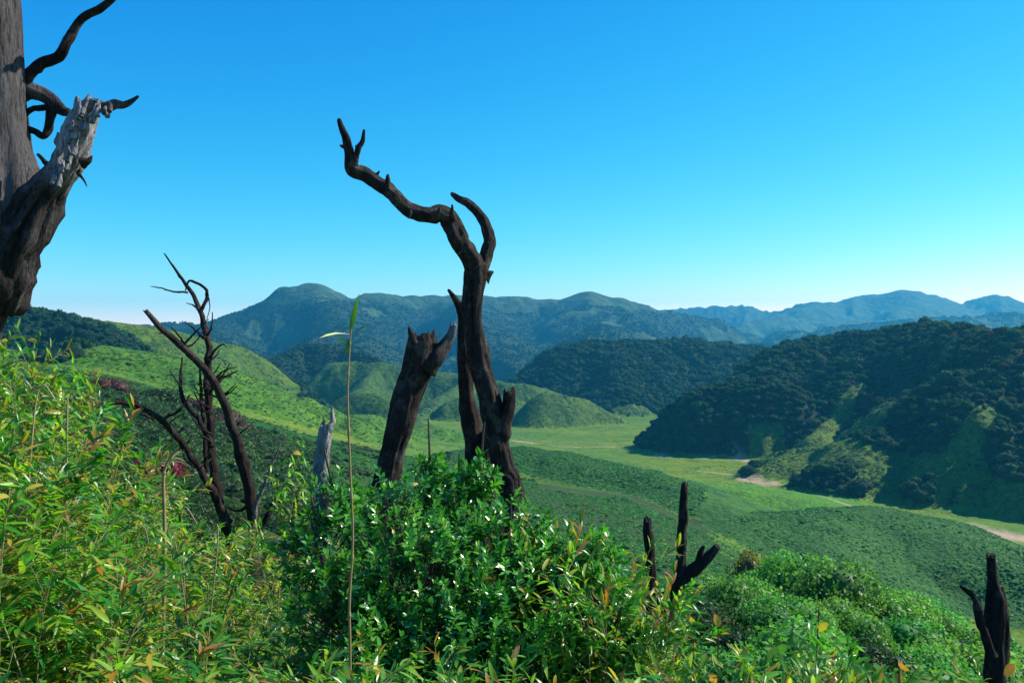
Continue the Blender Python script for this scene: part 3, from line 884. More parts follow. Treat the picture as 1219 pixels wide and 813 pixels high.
# the large trunk cut by the left edge
def big_trunk():
    D = 5.0
    t = root_at('dead_tree', -75, D, 'huge weathered grey dead trunk cut off by the left edge with a splintered limb')
    tr = sweep(path(D, (-78, down(-75, D), 52), (-70, 560, 46), (-52, 440, 42), (-34, 345, 48), (-14, 290, 47), (-6, 240, 46), (-8, 180, 41), (-10, 120, 37), (-13, 60, 35), (-17, 0, 34), (-24, -70, 32), (-30, -130, 28)), 3, 72, .15, .10, broken=1.5, detail=.6, wander=.06, pale=[(0, .1), (.6, .18), (1, .05)])
    tp = limb('trunk', t, M_BARK_L, tr, sweep(path(D - .12, (-30, 290, 30), (-6, 322, 26), (4, 342, 17), (1, 358, 6)), 14, 36, .15, .2, wander=.1))
    L = sweep(path(D, (2, 372, 18), (8, 345, 26), (15, 310, 29), (27, 276, 28), (46, 243, 23), (67, 216, 17), (82, 194, 16.5), (90, 170, 17), (96, 148, 16), (104, 131, 12), (114, 126, 7.5), (126, 128, 5.5), (138, 124, 5), (150, 125, 3.6), (165, 115, 1.5), dd=-.3), 5, 72, .26, .24, wander=.15, pale=[(0, 0), (.48, .05), (.6, .7), (.72, .9), (.82, .4), (1, .05)], detail=.6)
    rng2 = np.random.default_rng(8)
    sp = [sweep(path(D - .2, (100, 146, 9), (103, 126, 6), (107, 113, 1.5)), 31, 12, .2, .2, pale=[(0, .6), (1, .6)]),
          sweep(path(D - .2, (95, 135, 7), (93, 124, 5), (92, 116, 1.5)), 29, 12, .2, .2, pale=[(0, .6), (1, .5)]),
          sweep(path(D - .15, (78, 180, 8), (73, 168, 5), (69, 158, 1)), 32, 10, .2, .2, pale=[(0, .6), (1, .6)]),
          sweep(path(D - .2, (96, 196, 7), (106, 192, 4), (110, 186, 1.2)), 35, 10, .2, .2),
          sweep(path(D - .2, (92, 205, 3), (98, 212, 1.6), (104, 222, .6)), 33, 8, .1, .1),
          sweep(path(D - .1, (44, 184, 2), (52, 191, 3), (64, 206, 5)), 34, 8, .1, .1)]
    for k in range(26):     # splintered wood along the torn upper side
        f = rng2.uniform(0, 1)
        bx = np.interp(f, [0, .4, .75, 1], [66, 82, 100, 128]) + rng2.uniform(-6, 10); by = np.interp(f, [0, .4, .75, 1], [205, 165, 128, 124]) + rng2.uniform(-3, 10)
        l = rng2.uniform(8, 24)
        sp.append(sweep(path(D - .3 - rng2.uniform(0, .05), (bx, by + l * .5, 3.2), (bx + l * .1, by, 2.6), (bx + l * rng2.uniform(.05, .5), by - l * .6, .6), dd=.03), 50 + k, 7, .2, .2, pale=[(0, rng2.uniform(.2, .9)), (1, rng2.uniform(.2, 1))]))
    limb('limb', t, M_BARK_L, L, *sp)
    limb('branch', t, M_CHAR, sweep(path(D + .1, (14, 120, 9), (28, 108, 8), (36, 92, 7), (50, 77, 7), (72, 64, 6.5), (83, 48, 6), (90, 34, 5.5), (104, 19, 5), (122, 9, 4.5), (134, 0, 4), (150, -14, 3)), 6, 22, .1, .2))
    limb('branch', t, M_BARK, sweep(path(D + .1, (16, 116, 9), (34, 110, 9), (54, 116, 9), (66, 128, 8), (76, 134, 6), (82, 132, 3)), 7, 22, .15, .25, pale=[(0, .5), (.5, .25), (1, 0)]),
         sweep(path(D + .1, (64, 128, 7), (60, 140, 5), (56, 154, 5), (50, 162, 4), (42, 156, 4), (30, 152, 3)), 8, 16, .12, .2),
         sweep(path(D + .1, (58, 128, 4), (48, 128, 3.5), (36, 132, 3), (28, 144, 2)), 9, 14, .12, .2))
big_trunk()

def twisted_tree():
    D = 9.5
    t = root_at('dead_tree', 606, D, 'tall twisted dark dead tree with a long crooked limb reaching left in the centre')
    tr = sweep(path(D, (614, down(614, D), 18), (610, 600, 15.5), (602, 560, 13.8), (592, 520, 13), (581, 470, 12.6), (572, 430, 11.6), (566, 390, 10.8), (564, 350, 11.8), (566, 326, 13), (568, 314, 11)), 21, 44, .2, .14, wander=.3)
    limb('trunk', t, M_BARK, tr)
    limb('limb', t, M_BARK, sweep(path(D, (566, 336, 12), (560, 316, 11.5), (549, 292, 11), (536, 266, 11), (524, 258, 9.5), (506, 258, 9), (486, 248, 8.5), (468, 232, 8.5), (455, 220, 8), (438, 208, 7.5), (421, 202, 8), (416, 186, 6), (412, 166, 5), (404, 143, 2.4), dd=-.5), 22, 28, .2, .26), *[sweep([(a, b, 3.4, D - .3), (a + dx * .6, b + dy * .6, 2.2, D - .32), (a + dx, b + dy, .8, D - .34)], 150 + a, 8, .15, .2) for a, b, dx, dy in ((520, 258, 4, -11), (490, 250, -3, 10), (446, 212, 6, -8), (430, 204, -5, 9), (554, 300, -9, 3), (413, 176, -8, -3))],
         sweep([(421, 196, 4.5, D - .42), (427, 178, 3.6, D - .45), (431, 168, 2.8, D - .47), (433, 155, 1.5, D - .5)], 23, 12, .12, .2),
         sweep([(540, 262, 4, D - .2), (538, 252, 2.5, D - .25), (538, 244, 1, D - .28)], 24, 8), sweep([(462, 226, 4, D - .35), (461, 214, 3, D - .37), (462, 208, 1, D - .38)], 25, 8))
    limb('limb', t, M_BARK, sweep(path(D, (567, 334, 12), (574, 314, 9.5), (581, 298, 8), (585, 285, 7.5), (580, 268, 7), (571, 255, 6), (560, 246, 5.5), (549, 237, 4.5), (538, 230, 2.2), dd=.35), 26, 24, .2, .25))
    limb('burl', t, M_CHAR, sweep(path(D - .05, (590, 528, 8), (600, 512, 9), (605, 492, 9), (606, 470, 8)), 27, 20, .2, .3, broken=1.6), sweep(path(D, (576, 330, 8), (583, 326, 4), (587, 324, 1.5)), 28, 10, .2, .3))
twisted_tree()

def thin_trunk():
    D = 9.9
    t = root_at('dead_tree', 572, D, 'thin dead trunk ending in a point just left of the tall twisted tree')
    limb('trunk', t, M_CHAR, sweep(path(D, (576, down(576, D), 16), (572, 590, 14), (567, 545, 12.5), (561, 500, 11), (556, 465, 9.5), (554, 430, 8.5), (552, 398, 6.5), (549, 374, 5), (542, 357, 3.5), (534, 345, 1.6)), 41, 26, .2, .2, wander=.3))
    limb('stub', t, M_CHAR, sweep(path(D - .1, (578, 600, 10), (577, 565, 9), (578, 540, 7), (577, 518, 5)), 42, 18, .18, .25, broken=2.0))
thin_trunk()

def leaning_stump():
    D = 8.6
    t = root_at('tree_stump', 450, D, 'thick leaning broken trunk with a ragged top and one pale side prong', 'stump')
    limb('trunk', t, M_BARK, sweep(path(D, (450, down(450, D), 19), (456, 610, 16), (462, 575, 14.5), (468, 533, 14.5), (483, 476, 15), (494, 446, 17), (501, 424, 19.5), (503, 406, 17)), 43, 44, .2, .14, broken=1.1, wander=.15),
         sweep(path(D - .2, (496, 410, 5), (490, 398, 3.5), (487, 390, 1.5)), 44, 9, .1, .1))
    limb('prong', t, M_BARK, sweep(path(D, (506, 440, 15), (520, 421, 11), (530, 409, 8), (537, 398, 5.5), (542, 387, 2.5)), 45, 24, .16, .16, pale=[(0, 0), (.6, .1), (1, .8)]),
         sweep(path(D, (534, 402, 3), (536, 392, 2), (537, 384, .8)), 46, 8, pale=[(0, .4), (1, .5)]))
leaning_stump()

def grey_stump():
    D = 9.2
    t = root_at('tree_stump', 381, D, 'short grey stump with a bleached pointed top', 'stump')
    limb('trunk', t, M_GREY, sweep(path(D, (380, down(380, D), 12), (383, 590, 9.5), (385, 560, 9), (386, 540, 8), (387, 524, 8), (388, 512, 7.5)), 47, 28, .25, .25, broken=1.6, pale=[(0, 0), (.6, 0), (.85, .6), (1, .9)]),
         sweep(path(D, (390, 520, 5), (393, 505, 4), (396, 494, 2.6), (395, 483, .8)), 147, 12, .25, .25, pale=[(0, .6), (1, 1)]),
         sweep(path(D, (383, 525, 5), (384, 510, 3.5), (386, 500, 1)), 48, 8, pale=[(0, .2), (1, .5)]))
grey_stump()

def skeletal_tree():
    D = 8.0
    def path(D, *p, dd=0.0): return globals()['path'](D, *[(x, y, r * .76) for x, y, r in p], dd=dd)
    t = root_at('dead_tree', 285, D, 'bare skeletal dead tree with several thin dark stems in front of the green slope')
    kw = dict(fur=.1, lump=.14)
    tw = lambda s, *p, dd=0, pale=None: sweep(path(D, *p, dd=dd), s, 8, .08, .12, pale=pale)
    limb('stem', t, M_CHAR, sweep(path(D, (304, down(304, D), 12), (302, 645, 9.5), (298, 595, 9), (289, 548, 8.5), (276, 502, 7.5), (259, 462, 6.5), (240, 433, 6), (216, 411, 5.5), (191, 389, 5), (176, 371, 4), dd=-.6), 61, 18, broken=1.5, pale=[(0, 0), (.92, .05), (1, .5)], **kw),
         tw(62, (258, 462, 3), (266, 450, 2), (282, 442, 1.2), dd=.1), tw(63, (225, 420, 2.5), (215, 402, 1.8), (204, 390, 1), dd=-.2))
    limb('stem', t, M_CHAR, sweep(path(D, (275, down(275, D), 11), (269, 640, 8.5), (262, 600, 8), (255, 555, 7.5), (250, 500, 6.5), (248, 450, 6), (247, 405, 5), (241, 376, 4.2), (227, 347, 3.2), (211, 325, 2.2), (196, 302, 1), dd=.5), 64, 16, **kw),
         tw(65, (239, 372, 3.4), (247, 352, 3), (244, 343, 2.6), (234, 337, 2.2), (225, 335, 1.8), (221, 346, 1), dd=.1),
         tw(66, (224, 348, 1.8), (206, 347, 1.4), (192, 343, 1.1), (180, 341, .7), dd=-.2),
         tw(67, (248, 440, 2.6), (254, 420, 2), (265, 410, 1.3), (270, 414, .7)),
         tw(68, (249, 470, 2.4), (262, 450, 1.8), (276, 448, 1)), tw(69, (246, 400, 2.2), (252, 390, 1.5), (253, 372, .8)),
         tw(70, (247, 348, 1.2), (250, 365, .8), (245, 385, .5), dd=.1))
    limb('stem', t, M_CHAR, sweep(path(D, (270, 625, 7), (256, 590, 6), (240, 562, 5.5), (216, 526, 5), (192, 501, 4.6), (168, 484, 4.4), (140, 479, 3.4), (110, 486, 2.2), (92, 496, 1), dd=-.9), 71, 14, **kw),
         tw(72, (168, 484, 2.5), (150, 478, 1.8), (125, 470, 1), dd=-.2), tw(73, (192, 500, 2.4), (215, 487, 2.2), (226, 470, 1.4), dd=.1))
    limb('stem', t, M_CHAR, sweep(path(D, (252, 532, 4.5), (240, 505, 4), (226, 488, 3.6), (217, 472, 3.4), (216, 445, 2.4), (217, 425, 1.4), dd=.35), 74, 10, **kw), tw(75, (217, 462, 1.8), (208, 450, 1.2), (202, 440, .7)),
         tw(76, (246, 560, 4), (243, 510, 3.4), (240, 470, 2.8), (238, 436, 1.4), dd=.3))
    limb('stem', t, M_GREY, sweep(path(D - .3, (300, 640, 4), (306, 600, 3.4), (316, 575, 2.8), (324, 552, 2.2), (334, 528, 1.3)), 77, 12, pale=[(0, .2), (1, .45)], **kw))
    limb('stem', t, M_CHAR, sweep(path(D, (300, 660, 6), (312, 630, 5), (322, 605, 4), (330, 590, 2)), 78, 12, **kw), tw(79, (296, 600, 3), (285, 608, 2), (272, 605, 1)))
    r = random.Random(9)
    tws = []
    for k in range(40):
        f = r.random()
        x0, y0 = [(np.interp(f, [0, .5, 1], [285, 262, 215]), np.interp(f, [0, .5, 1], [535, 465, 410])), (np.interp(f, [0, .5, 1], [252, 248, 238]), np.interp(f, [0, .5, 1], [530, 450, 370])), (np.interp(f, [0, .5, 1], [240, 205, 150]), np.interp(f, [0, .5, 1], [562, 512, 480]))][k % 3]
        a = r.choice((-1, 1)); L = r.uniform(14, 34)
        tws.append(tw(130 + k, (x0, y0, 2.2), (x0 + a * L * .45, y0 - L * r.uniform(.2, .5), 1.4), (x0 + a * L * r.uniform(.6, 1), y0 - L * r.uniform(.5, 1), .6), dd=r.uniform(-.3, .3)))
    limb('twigs', t, M_CHAR, *tws)
skeletal_tree()

def burnt_fork():
    D = 13.0
    t = root_at('tree_stump', 785, D, 'burnt dark stump with an upright post and a limb leaning right among the shrubs', 'stump')
    limb('trunk', t, M_CHAR, sweep(path(D, (762, down(770, D), 22), (772, 765, 16), (786, 735, 12.5), (800, 708, 11), (810, 695, 8)), 81, 26, .2, .22, wander=.2),)
    limb('post', t, M_CHAR, sweep(path(D, (803, 712, 9), (808, 690, 7), (810, 660, 6.5), (812, 625, 5.6), (814, 595, 4.8), (815, 580, 3.8)), 82, 20, .2, .25, broken=2.4, wander=.12))
    limb('limb', t, M_CHAR, sweep(path(D, (803, 706, 11), (818, 687, 8.5), (832, 673, 7), (842, 664, 6), (852, 652, 4.5)), 83, 20, .2, .25, broken=1.8, wander=.2), sweep(path(D, (832, 674, 5), (833, 660, 4), (838, 650, 2)), 84, 10))
    t = root_at('tree_stump', 775, 13.4, 'narrow black burnt post left of the forked stump', 'stump')
    limb('trunk', t, M_CHAR, sweep(path(13.4, (776, down(776, 13.4), 9), (775, 700, 7), (773, 660, 6.5), (771, 632, 6), (771, 622, 5)), 85, 20, .25, .25, broken=2.2, wander=.12))
burnt_fork()

def right_stump():
    D = 9.0
    t = root_at('tree_stump', 1186, D, 'burnt two pronged stump near the right edge with a thin bent side arm', 'stump')
    limb('trunk', t, M_CHAR, sweep(path(D, (1184, down(1184, D), 15), (1184, 790, 11), (1184, 750, 10.5), (1185, 715, 9), (1181, 690, 6), (1179, 664, 5)), 86, 28, .2, .2, broken=1.6, wander=.15))
    limb('prong', t, M_CHAR, sweep(path(D + .05, (1189, 790, 9), (1191, 745, 8.5), (1190, 715, 7), (1189, 702, 5)), 87, 18, .2, .2, broken=2.0, wander=.15))
    limb('arm', t, M_CHAR, sweep(path(D - .1, (1180, 782, 7), (1172, 757, 5.8), (1166, 735, 4.8), (1162, 716, 4.4), (1155, 706, 3.6), (1143, 697, 2)), 88, 12, .12, .18))
right_stump()

# thin snags far down the slope
def snags():
    r = random.Random(4)
    for px, D, h in [(478, 120, 5), (487, 110, 4), (468, 125, 4), (545, 150, 4), (552, 120, 5), (352, 62, 2.4), (372, 70, 3), (430, 90, 3), (757, 40, 2.6), (762, 44, 2), (742, 40, 1.6), (455, 100, 3), (530, 60, 2.2), (660, 60, 2.4), (640, 70, 2.5), (690, 52, 2)]:
        x = (px - CX) / F * D; z = gz(x, D); k = F / D
        y0 = CY - (z - .3) * k
        v, q, tt, p = sweep([(px, y0, .09 * k, D), (px + r.uniform(-.2, .2) * k, y0 - h * .5 * k, .07 * k, D), (px + r.uniform(-.5, .5) * k, y0 - h * k, .025 * k, D)], px, 7, .1, .1)
        v2, q2, t2, p2 = sweep([(px, y0 - h * .45 * k, .04 * k, D), (px + r.choice((-1, 1)) * .35 * k, y0 - h * .75 * k, .015 * k, D)], px + 1, 6, .1, .1)
        v, q, tt, p = merge([(v, q, tt, p), (v2, q2, t2, p2)])
        b = np.array([x, D, z])
        o = link('dead_snag', new_mesh('dead_snag', v - b, [q, tt], attrs={'pale': p}), M_CHAR, None, b)
        tag(o, 'thin bare snag standing in the scrub far down the slope', 'dead tree', 'thin snags down the slope')
snags()
# ------------------------------------------------------------------ foreground leaves
def blades(base, d, nrm, L, W, droop, c0, c1, r, fold=.25, st=(0, .18, .45, .75, 1.0), wd=(.25, .85, 1.0, .62, .02)):
    """many long leaves at once: base (n,3), direction d, upper side nrm, length, width, droop; colour runs c0 -> c1 at the tip"""
    n = len(base); S = len(st)
    d = d / (np.linalg.norm(d, axis=1)[:, None] + 1e-9)
    side = np.cross(d, nrm); side /= np.linalg.norm(side, axis=1)[:, None] + 1e-9
    up = np.cross(side, d)
    V = np.zeros((n, S, 3, 3)); C = np.zeros((n, S, 3, 3))
    tw = r.normal(0, .5, n)
    for k, (t, w) in enumerate(zip(st, wd)):
        bend = (droop * t * t)[:, None]
        c = base + d * (L * (t - .12 * (droop * t) ** 2))[:, None] + np.array([0, 0, -1.0]) * (L[:, None] * bend * .55)
        ang = (tw * t)[:, None]
        sd = side * np.cos(ang) + up * np.sin(ang); uu = up * np.cos(ang) - side * np.sin(ang)
        hw = (W * w * .5)[:, None]
        V[:, k, 0] = c - sd * hw + uu * hw * fold; V[:, k, 1] = c; V[:, k, 2] = c + sd * hw + uu * hw * fold
        f = np.clip((t - .35) / .65, 0, 1)
        C[:, k] = (c0 * (1 - f) + c1 * f)[:, None, :]
    C[:, :, 1] *= 1.12
    idx = np.arange(n * S * 3).reshape(n, S, 3)
    q1 = np.stack([idx[:, :-1, 0], idx[:, :-1, 1], idx[:, 1:, 1], idx[:, 1:, 0]], -1).reshape(-1, 4)
    q2 = np.stack([idx[:, :-1, 1], idx[:, :-1, 2], idx[:, 1:, 2], idx[:, 1:, 1]], -1).reshape(-1, 4)
    return V.reshape(-1, 3), np.concatenate([q1, q2]), C.reshape(-1, 3)

def sticks(A, B, ra, rb, col, seg=5):
    """thin round sticks from A to B"""
    A, B = np.asarray(A, float), np.asarray(B, float); n = len(A)
    d = B - A; d /= np.linalg.norm(d, axis=1)[:, None] + 1e-9
    u = np.cross(d, [.3, .9, .31]); u /= np.linalg.norm(u, axis=1)[:, None] + 1e-9; w = np.cross(d, u)
    a = np.linspace(0, 2 * np.pi, seg, endpoint=False)
    ring = u[:, None] * np.cos(a)[None, :, None] + w[:, None] * np.sin(a)[None, :, None]
    ra = np.broadcast_to(ra, (n,)); rb = np.broadcast_to(rb, (n,))
    V = np.stack([A[:, None] + ring * ra[:, None, None], B[:, None] + ring * rb[:, None, None]], 1)
    idx = np.arange(n * 2 * seg).reshape(n, 2, seg)
    q = np.stack([idx[:, 0], np.roll(idx[:, 0], -1, 1), np.roll(idx[:, 1], -1, 1), idx[:, 1]], -1).reshape(-1, 4)
    C = np.broadcast_to(np.asarray(col, float).reshape(-1, 1, 3) if np.ndim(col) == 2 else np.asarray(col, float), (n, 2 * seg, 3)).reshape(-1, 3) if np.ndim(col) == 2 else np.tile(col, (n * 2 * seg, 1))
    return V.reshape(-1, 3), q, C

PALETTE = np.array([(.028, .18, .016), (.05, .24, .018), (.09, .30, .020), (.17, .36, .024), (.28, .40, .03), (.42, .33, .04), (.45, .22, .035), (.24, .14, .06)])
WEIGHT = np.array([.13, .18, .23, .19, .12, .075, .04, .035])
M_BAMBOO = leaf_mat('bamboo_leaf', .33, .45, spec=.55, rnd=.15, hue=.012)
M_CULM = leaf_mat('bamboo_culm', .5, 0, rnd=.15, hue=.01)
M_GLOSSY = leaf_mat('glossy_leaf', .27, .3, spec=.6, rnd=0, hue=0)
M_DRY = leaf_mat('dry_leaf', .55, .45, spec=.3, rnd=.1, hue=.01)

def bamboo_meshes(seed, h, nodes, fan, lean=.15, weight=None, spread=.2, leaf=(.042, .088)):
    """culm mesh and leaf mesh of one dwarf bamboo plant, base at the origin"""
    r = np.random.default_rng(seed); wt = WEIGHT if weight is None else np.array(weight); wt = wt / wt.sum()
    az = r.uniform(0, 6.283); ld = np.array([math.cos(az), math.sin(az), 0])
    t = np.linspace(0, 1, 9)
    ax = np.outer(t, [0, 0, h]) + np.outer(t ** 2.2, ld * lean * h) - np.outer(t ** 3, [0, 0, lean * h * .25])
    V, q, C = sticks(ax[:-1], ax[1:], np.interp(t[:-1], [0, 1], [.0045, .0016]), np.interp(t[1:], [0, 1], [.0045, .0012]), (.20, .17, .06))
    A, B = [], []; LB, LD, LN, LL, LW, DR, C0, C1 = [], [], [], [], [], [], [], []
    for k in range(nodes):
        f = 1 - (k + r.uniform(0, .6)) / nodes * .8 if k else 1.0
        p = np.array([np.interp(f, t, ax[:, j]) for j in range(3)])
        a = r.uniform(0, 6.283)
        o = np.array([math.cos(a), math.sin(a), r.uniform(.3, 1.2)]); o /= np.linalg.norm(o)
        if k == 0: o = np.array([ld[0] * .4, ld[1] * .4, 1.0])
        e = p + o * spread * r.uniform(.4, 1.0) * (.3 if k == 0 else 1)
        A.append(p); B.append(e)
        n = max(2, int(r.integers(fan[0], fan[1] + 1)))
        tone = r.choice(len(PALETTE), p=wt)
        for j in range(n):
            g = a + (j - (n - 1) / 2) * r.uniform(.35, .6)
            el = r.uniform(-.25, 1.0)
            if k == 0: g = r.uniform(0, 6.283); el = r.uniform(.4, 1.4)
            d = np.array([math.cos(g) * math.cos(el), math.sin(g) * math.cos(el), math.sin(el)])
            LB.append(e - o * .03 * j * .5); LD.append(d)
            nn = np.array([-math.cos(g) * math.sin(el), -math.sin(g) * math.sin(el), math.cos(el)]) + r.normal(0, .35, 3)
            LN.append(nn); L = r.uniform(*leaf); LL.append(L); LW.append(L * r.uniform(.16, .23)); DR.append(r.uniform(.05, .65))
            c = PALETTE[tone if r.random() < .6 else r.choice(len(PALETTE), p=wt)] * r.uniform(.75, 1.25)
            C0.append(c)
            C1.append(c if r.random() < .8 else np.array([(.40, .30, .06), (.40, .2, .05), (.5, .42, .22)][r.integers(3)]) * r.uniform(.7, 1.1))
    v2, q2, c2 = sticks(A, B, .0016, .001, (.14, .16, .05), 4)
    culm = new_mesh('culm', np.concatenate([V, v2]), np.concatenate([q, q2 + len(V)]), cols=np.concatenate([C, c2]))
    culm.materials.append(M_CULM)
    Vl, ql, cl = blades(np.array(LB), np.array(LD), np.array(LN), np.array(LL), np.array(LW), np.array(DR), np.array(C0), np.array(C1), r)
    lv = new_mesh('leaves', Vl, ql, cols=cl); lv.materials.append(M_BAMBOO)
    return culm, lv

def joined(culm, lv):
    """culm and leaves as one mesh with two materials, for the thicket"""
    def get(me):
        V = np.zeros(len(me.vertices) * 3, np.float32); me.vertices.foreach_get('co', V)
        q = np.zeros(len(me.loops), np.int32); me.loops.foreach_get('vertex_index', q)
        c = np.zeros(len(me.vertices) * 4, np.float32); me.color_attributes['Col'].data.foreach_get('color', c)
        return V.reshape(-1, 3), q.reshape(-1, 4), c.reshape(-1, 4)[:, :3]
    a, b = get(culm), get(lv)
    me = new_mesh('bamboo_plant', np.concatenate([a[0], b[0]]), np.concatenate([a[1], b[1] + len(a[0])]), cols=np.concatenate([a[2], b[2]]))
    me.materials.append(M_CULM); me.materials.append(M_BAMBOO)
    mi = np.zeros(len(me.polygons), np.int32); mi[len(a[1]):] = 1
    me.polygons.foreach_set('material_index', mi)
    return me

GREENER = WEIGHT * np.array([1.5, 1.5, 1, .7, .4, .4, .3, .4])
GOLD = WEIGHT * np.array([.6, .8, 1.1, 1.4, 1.6, 1.6, 1.6, 1.4])
SETS = [bamboo_meshes(500 + i, 1.0, 23, (6, 9), .2, w) for i, w in enumerate([WEIGHT, WEIGHT, GOLD, GREENER, WEIGHT, GOLD, GREENER, WEIGHT])]
JOINED = [joined(*s) for s in SETS]
C_BAMBOO = bpy.data.collections.new('bamboo_prototypes')
for me in JOINED: C_BAMBOO.objects.link(bpy.data.objects.new('bamboo_plant', me))

TOPX = [-250, 0, 40, 80, 130, 170, 205, 260, 330, 380, 430, 560, 700, 780, 860, 940, 1060, 1219, 1400]
TOPY = [265, 315, 345, 405, 472, 545, 578, 606, 648, 705, 755, 782, 782, 768, 764, 752, 768, 788, 792]
def bamboo_thicket():
    r = np.random.default_rng(91)
    pts, scl, single = [], [], []
    def add(px, D, top, wide=1.0):
        x = (px - CX) / F * D; z0 = gz(x, D); zt = (CY - top) / F * D
        h = zt - z0
        if h < .25: return
        h = min(h, 1.9)
        pts.append((x, D, z0)); scl.append((wide * r.uniform(.85, 1.15), wide * r.uniform(.85, 1.15), h * .90))
    for k in range(300):       # bank on the left
        px = r.uniform(-160, 400); D = r.uniform(2.3, 5.0)
        top = np.interp(px, TOPX, TOPY) + (5.0 - D) * 62 + abs(r.normal(0, 55)) + 15
        add(px, D, top)
    for k in range(70):        # fringe along the bottom
        px = r.uniform(380, 1260); D = r.uniform(2.2, 3.0)
        add(px, D, np.interp(px, TOPX, TOPY) + abs(r.normal(0, 25)))
    for k in range(60):        # right of the glossy shrub
        px = r.uniform(610, 790); D = r.uniform(3.2, 4.4)
        top = np.interp(px, [600, 640, 690, 740, 780, 800], [600, 590, 600, 640, 700, 770]) + abs(r.normal(0, 60))
        add(px, D, top)
    for k in range(30):       # among the stems of the dead trees
        px = r.uniform(230, 640); D = r.uniform(5.5, 7.5)
        add(px, D, np.interp(px, [230, 340, 500, 640], [610, 600, 640, 640]) + abs(r.normal(0, 30)), 1.1)
    scatter('bamboo_thicket', pts, scl, C_BAMBOO, 'dense yellow green dwarf bamboo thicket filling the bank at the front', 'bamboo', 92, .12)
    # plants that rise out of the thicket, each on its own
    protos = []
    def plant(px, D, top, label, group, k):
        x = (px - CX) / F * D; z0 = gz(x, D); h = (CY - top) / F * D - z0
        o = empty('bamboo_plant', (x, D, z0), label, 'bamboo', group)
        link('culm', SETS[k % 8][0], None, o); link('leaves', SETS[k % 8][1], None, o)
        o.scale = (1, 1, h * .93); o.rotation_euler = (0, 0, r.uniform(0, 6.28))
    g1 = ('leafy dwarf bamboo plant rising at the upper edge of the left bank', 'bamboo plants along the upper edge of the left bank')
    for k in range(26):
        px = r.uniform(-40, 335); D = r.uniform(3.6, 5.2)
        plant(px, D, np.interp(px, TOPX, TOPY) + r.uniform(-5, 22), *g1, k)
    g2 = ('leafy dwarf bamboo plant at the right side of the glossy green shrub', 'bamboo plants right of the glossy shrub')
    for k, px in enumerate([622, 640, 655, 668, 684, 700, 712, 724, 738, 752, 765, 775]):
        plant(px, r.uniform(3.5, 4.1), np.interp(px, [600, 640, 690, 740, 780], [600, 582, 596, 632, 690]) + r.uniform(0, 30), *g2, k + 3)
    g3 = ('dwarf bamboo plant poking up along the bottom edge in front of the shrubs', 'bamboo plants along the bottom edge')
    for k in range(24):
        px = [900, 925, 945, 965, 985, 1005, 1030, 1055, 870, 850, 830, 1080, 1110, 1150, 520, 545, 570, 600, 640, 470, 440, 420, 700, 660][k]
        plant(px, r.uniform(2.3, 2.8), np.interp(px, TOPX, TOPY) + r.uniform(-18, 10), *g3, k + 5)
    for px, top, lab in [(329, 505, 'bamboo plant with yellow leaf tips standing beside the pale bleached stem'), (352, 545, 'smaller bamboo plant between the pale bleached stem and the grey stump')]:
        plant(px, 5.6, top, lab, None, 2)
bamboo_thicket()

def path3(pts, n=40):
    pts = np.array(pts, float); out = []
    for i in range(len(pts) - 1):
        p0, p1, p2, p3 = pts[max(i - 1, 0)], pts[i], pts[i + 1], pts[min(i + 2, len(pts) - 1)]
        t = np.linspace(0, 1, max(2, n // (len(pts) - 1)), endpoint=False)[:, None]
        m1, m2 = (p2 - p0) / 2, (p3 - p1) / 2
        out.append((2*t**3-3*t**2+1)*p1 + (t**3-2*t**2+t)*m1 + (-2*t**3+3*t**2)*p2 + (t**3-t**2)*m2)
    return np.concatenate(out + [pts[-1:]])

def tall_stalk():
    D = 2.7
    x = (417 - CX) / F * D; z0 = gz(x, D)
    t = empty('bamboo_stalk', (x, D, z0), 'single tall thin bamboo stalk with a tuft of three leaves on top', 'bamboo stalk')
    b = np.array([x, D, z0])
    w = path3([b, P(417, 800, D), P(416, 720, D), P(420, 640, D), P(417, 560, D), P(414, 470, D), P(416, 420, D), P(418, 392, D)], 70) - b
    rad = np.interp(np.linspace(0, 1, len(w)), [0, .6, 1], [.0045, .0036, .0022]); rad[::9] *= 1.5
    V, q, C = sticks(w[:-1], w[1:], rad[:-1], rad[1:], (.30, .21, .09), 7)
    link('culm', new_mesh('culm', V, q, cols=C), M_CULM, t)
    r = np.random.default_rng(3)
    for (a, bb, L, W, c, dr, nz) in [((417, 394), (427, 350), .125, .017, (.06, .19, .02), .1, (.6, -1, .2)), ((416, 398), (380, 392), .095, .016, (.75, .72, .6), .5, (.2, -.3, 1)),
                                 ((418, 399), (447, 378), .095, .014, (.07, .2, .02), .3, (-.3, -.5, 1)), ((416, 410), (398, 398), .06, .012, (.05, .17, .02), .6, (.1, -.8, .6)), ((417, 404), (408, 425), .05, .010, (.07, .2, .03), .3, (.6, -.8, .2))]:
        p0, p1 = P(*a, D) - b, P(*bb, D) - b
        c = np.array([c])
        Vl, ql, cl = blades(p0[None], (p1 - p0)[None], np.array([nz], float), np.array([L]), np.array([W]), np.array([dr]), c, c, r)
        lf = link('leaf', new_mesh('leaf', Vl, ql, cols=cl), M_BAMBOO, t)
        if c[0, 0] > .5: lf['label'] = 'pale silvery leaf pointing left'
tall_stalk()

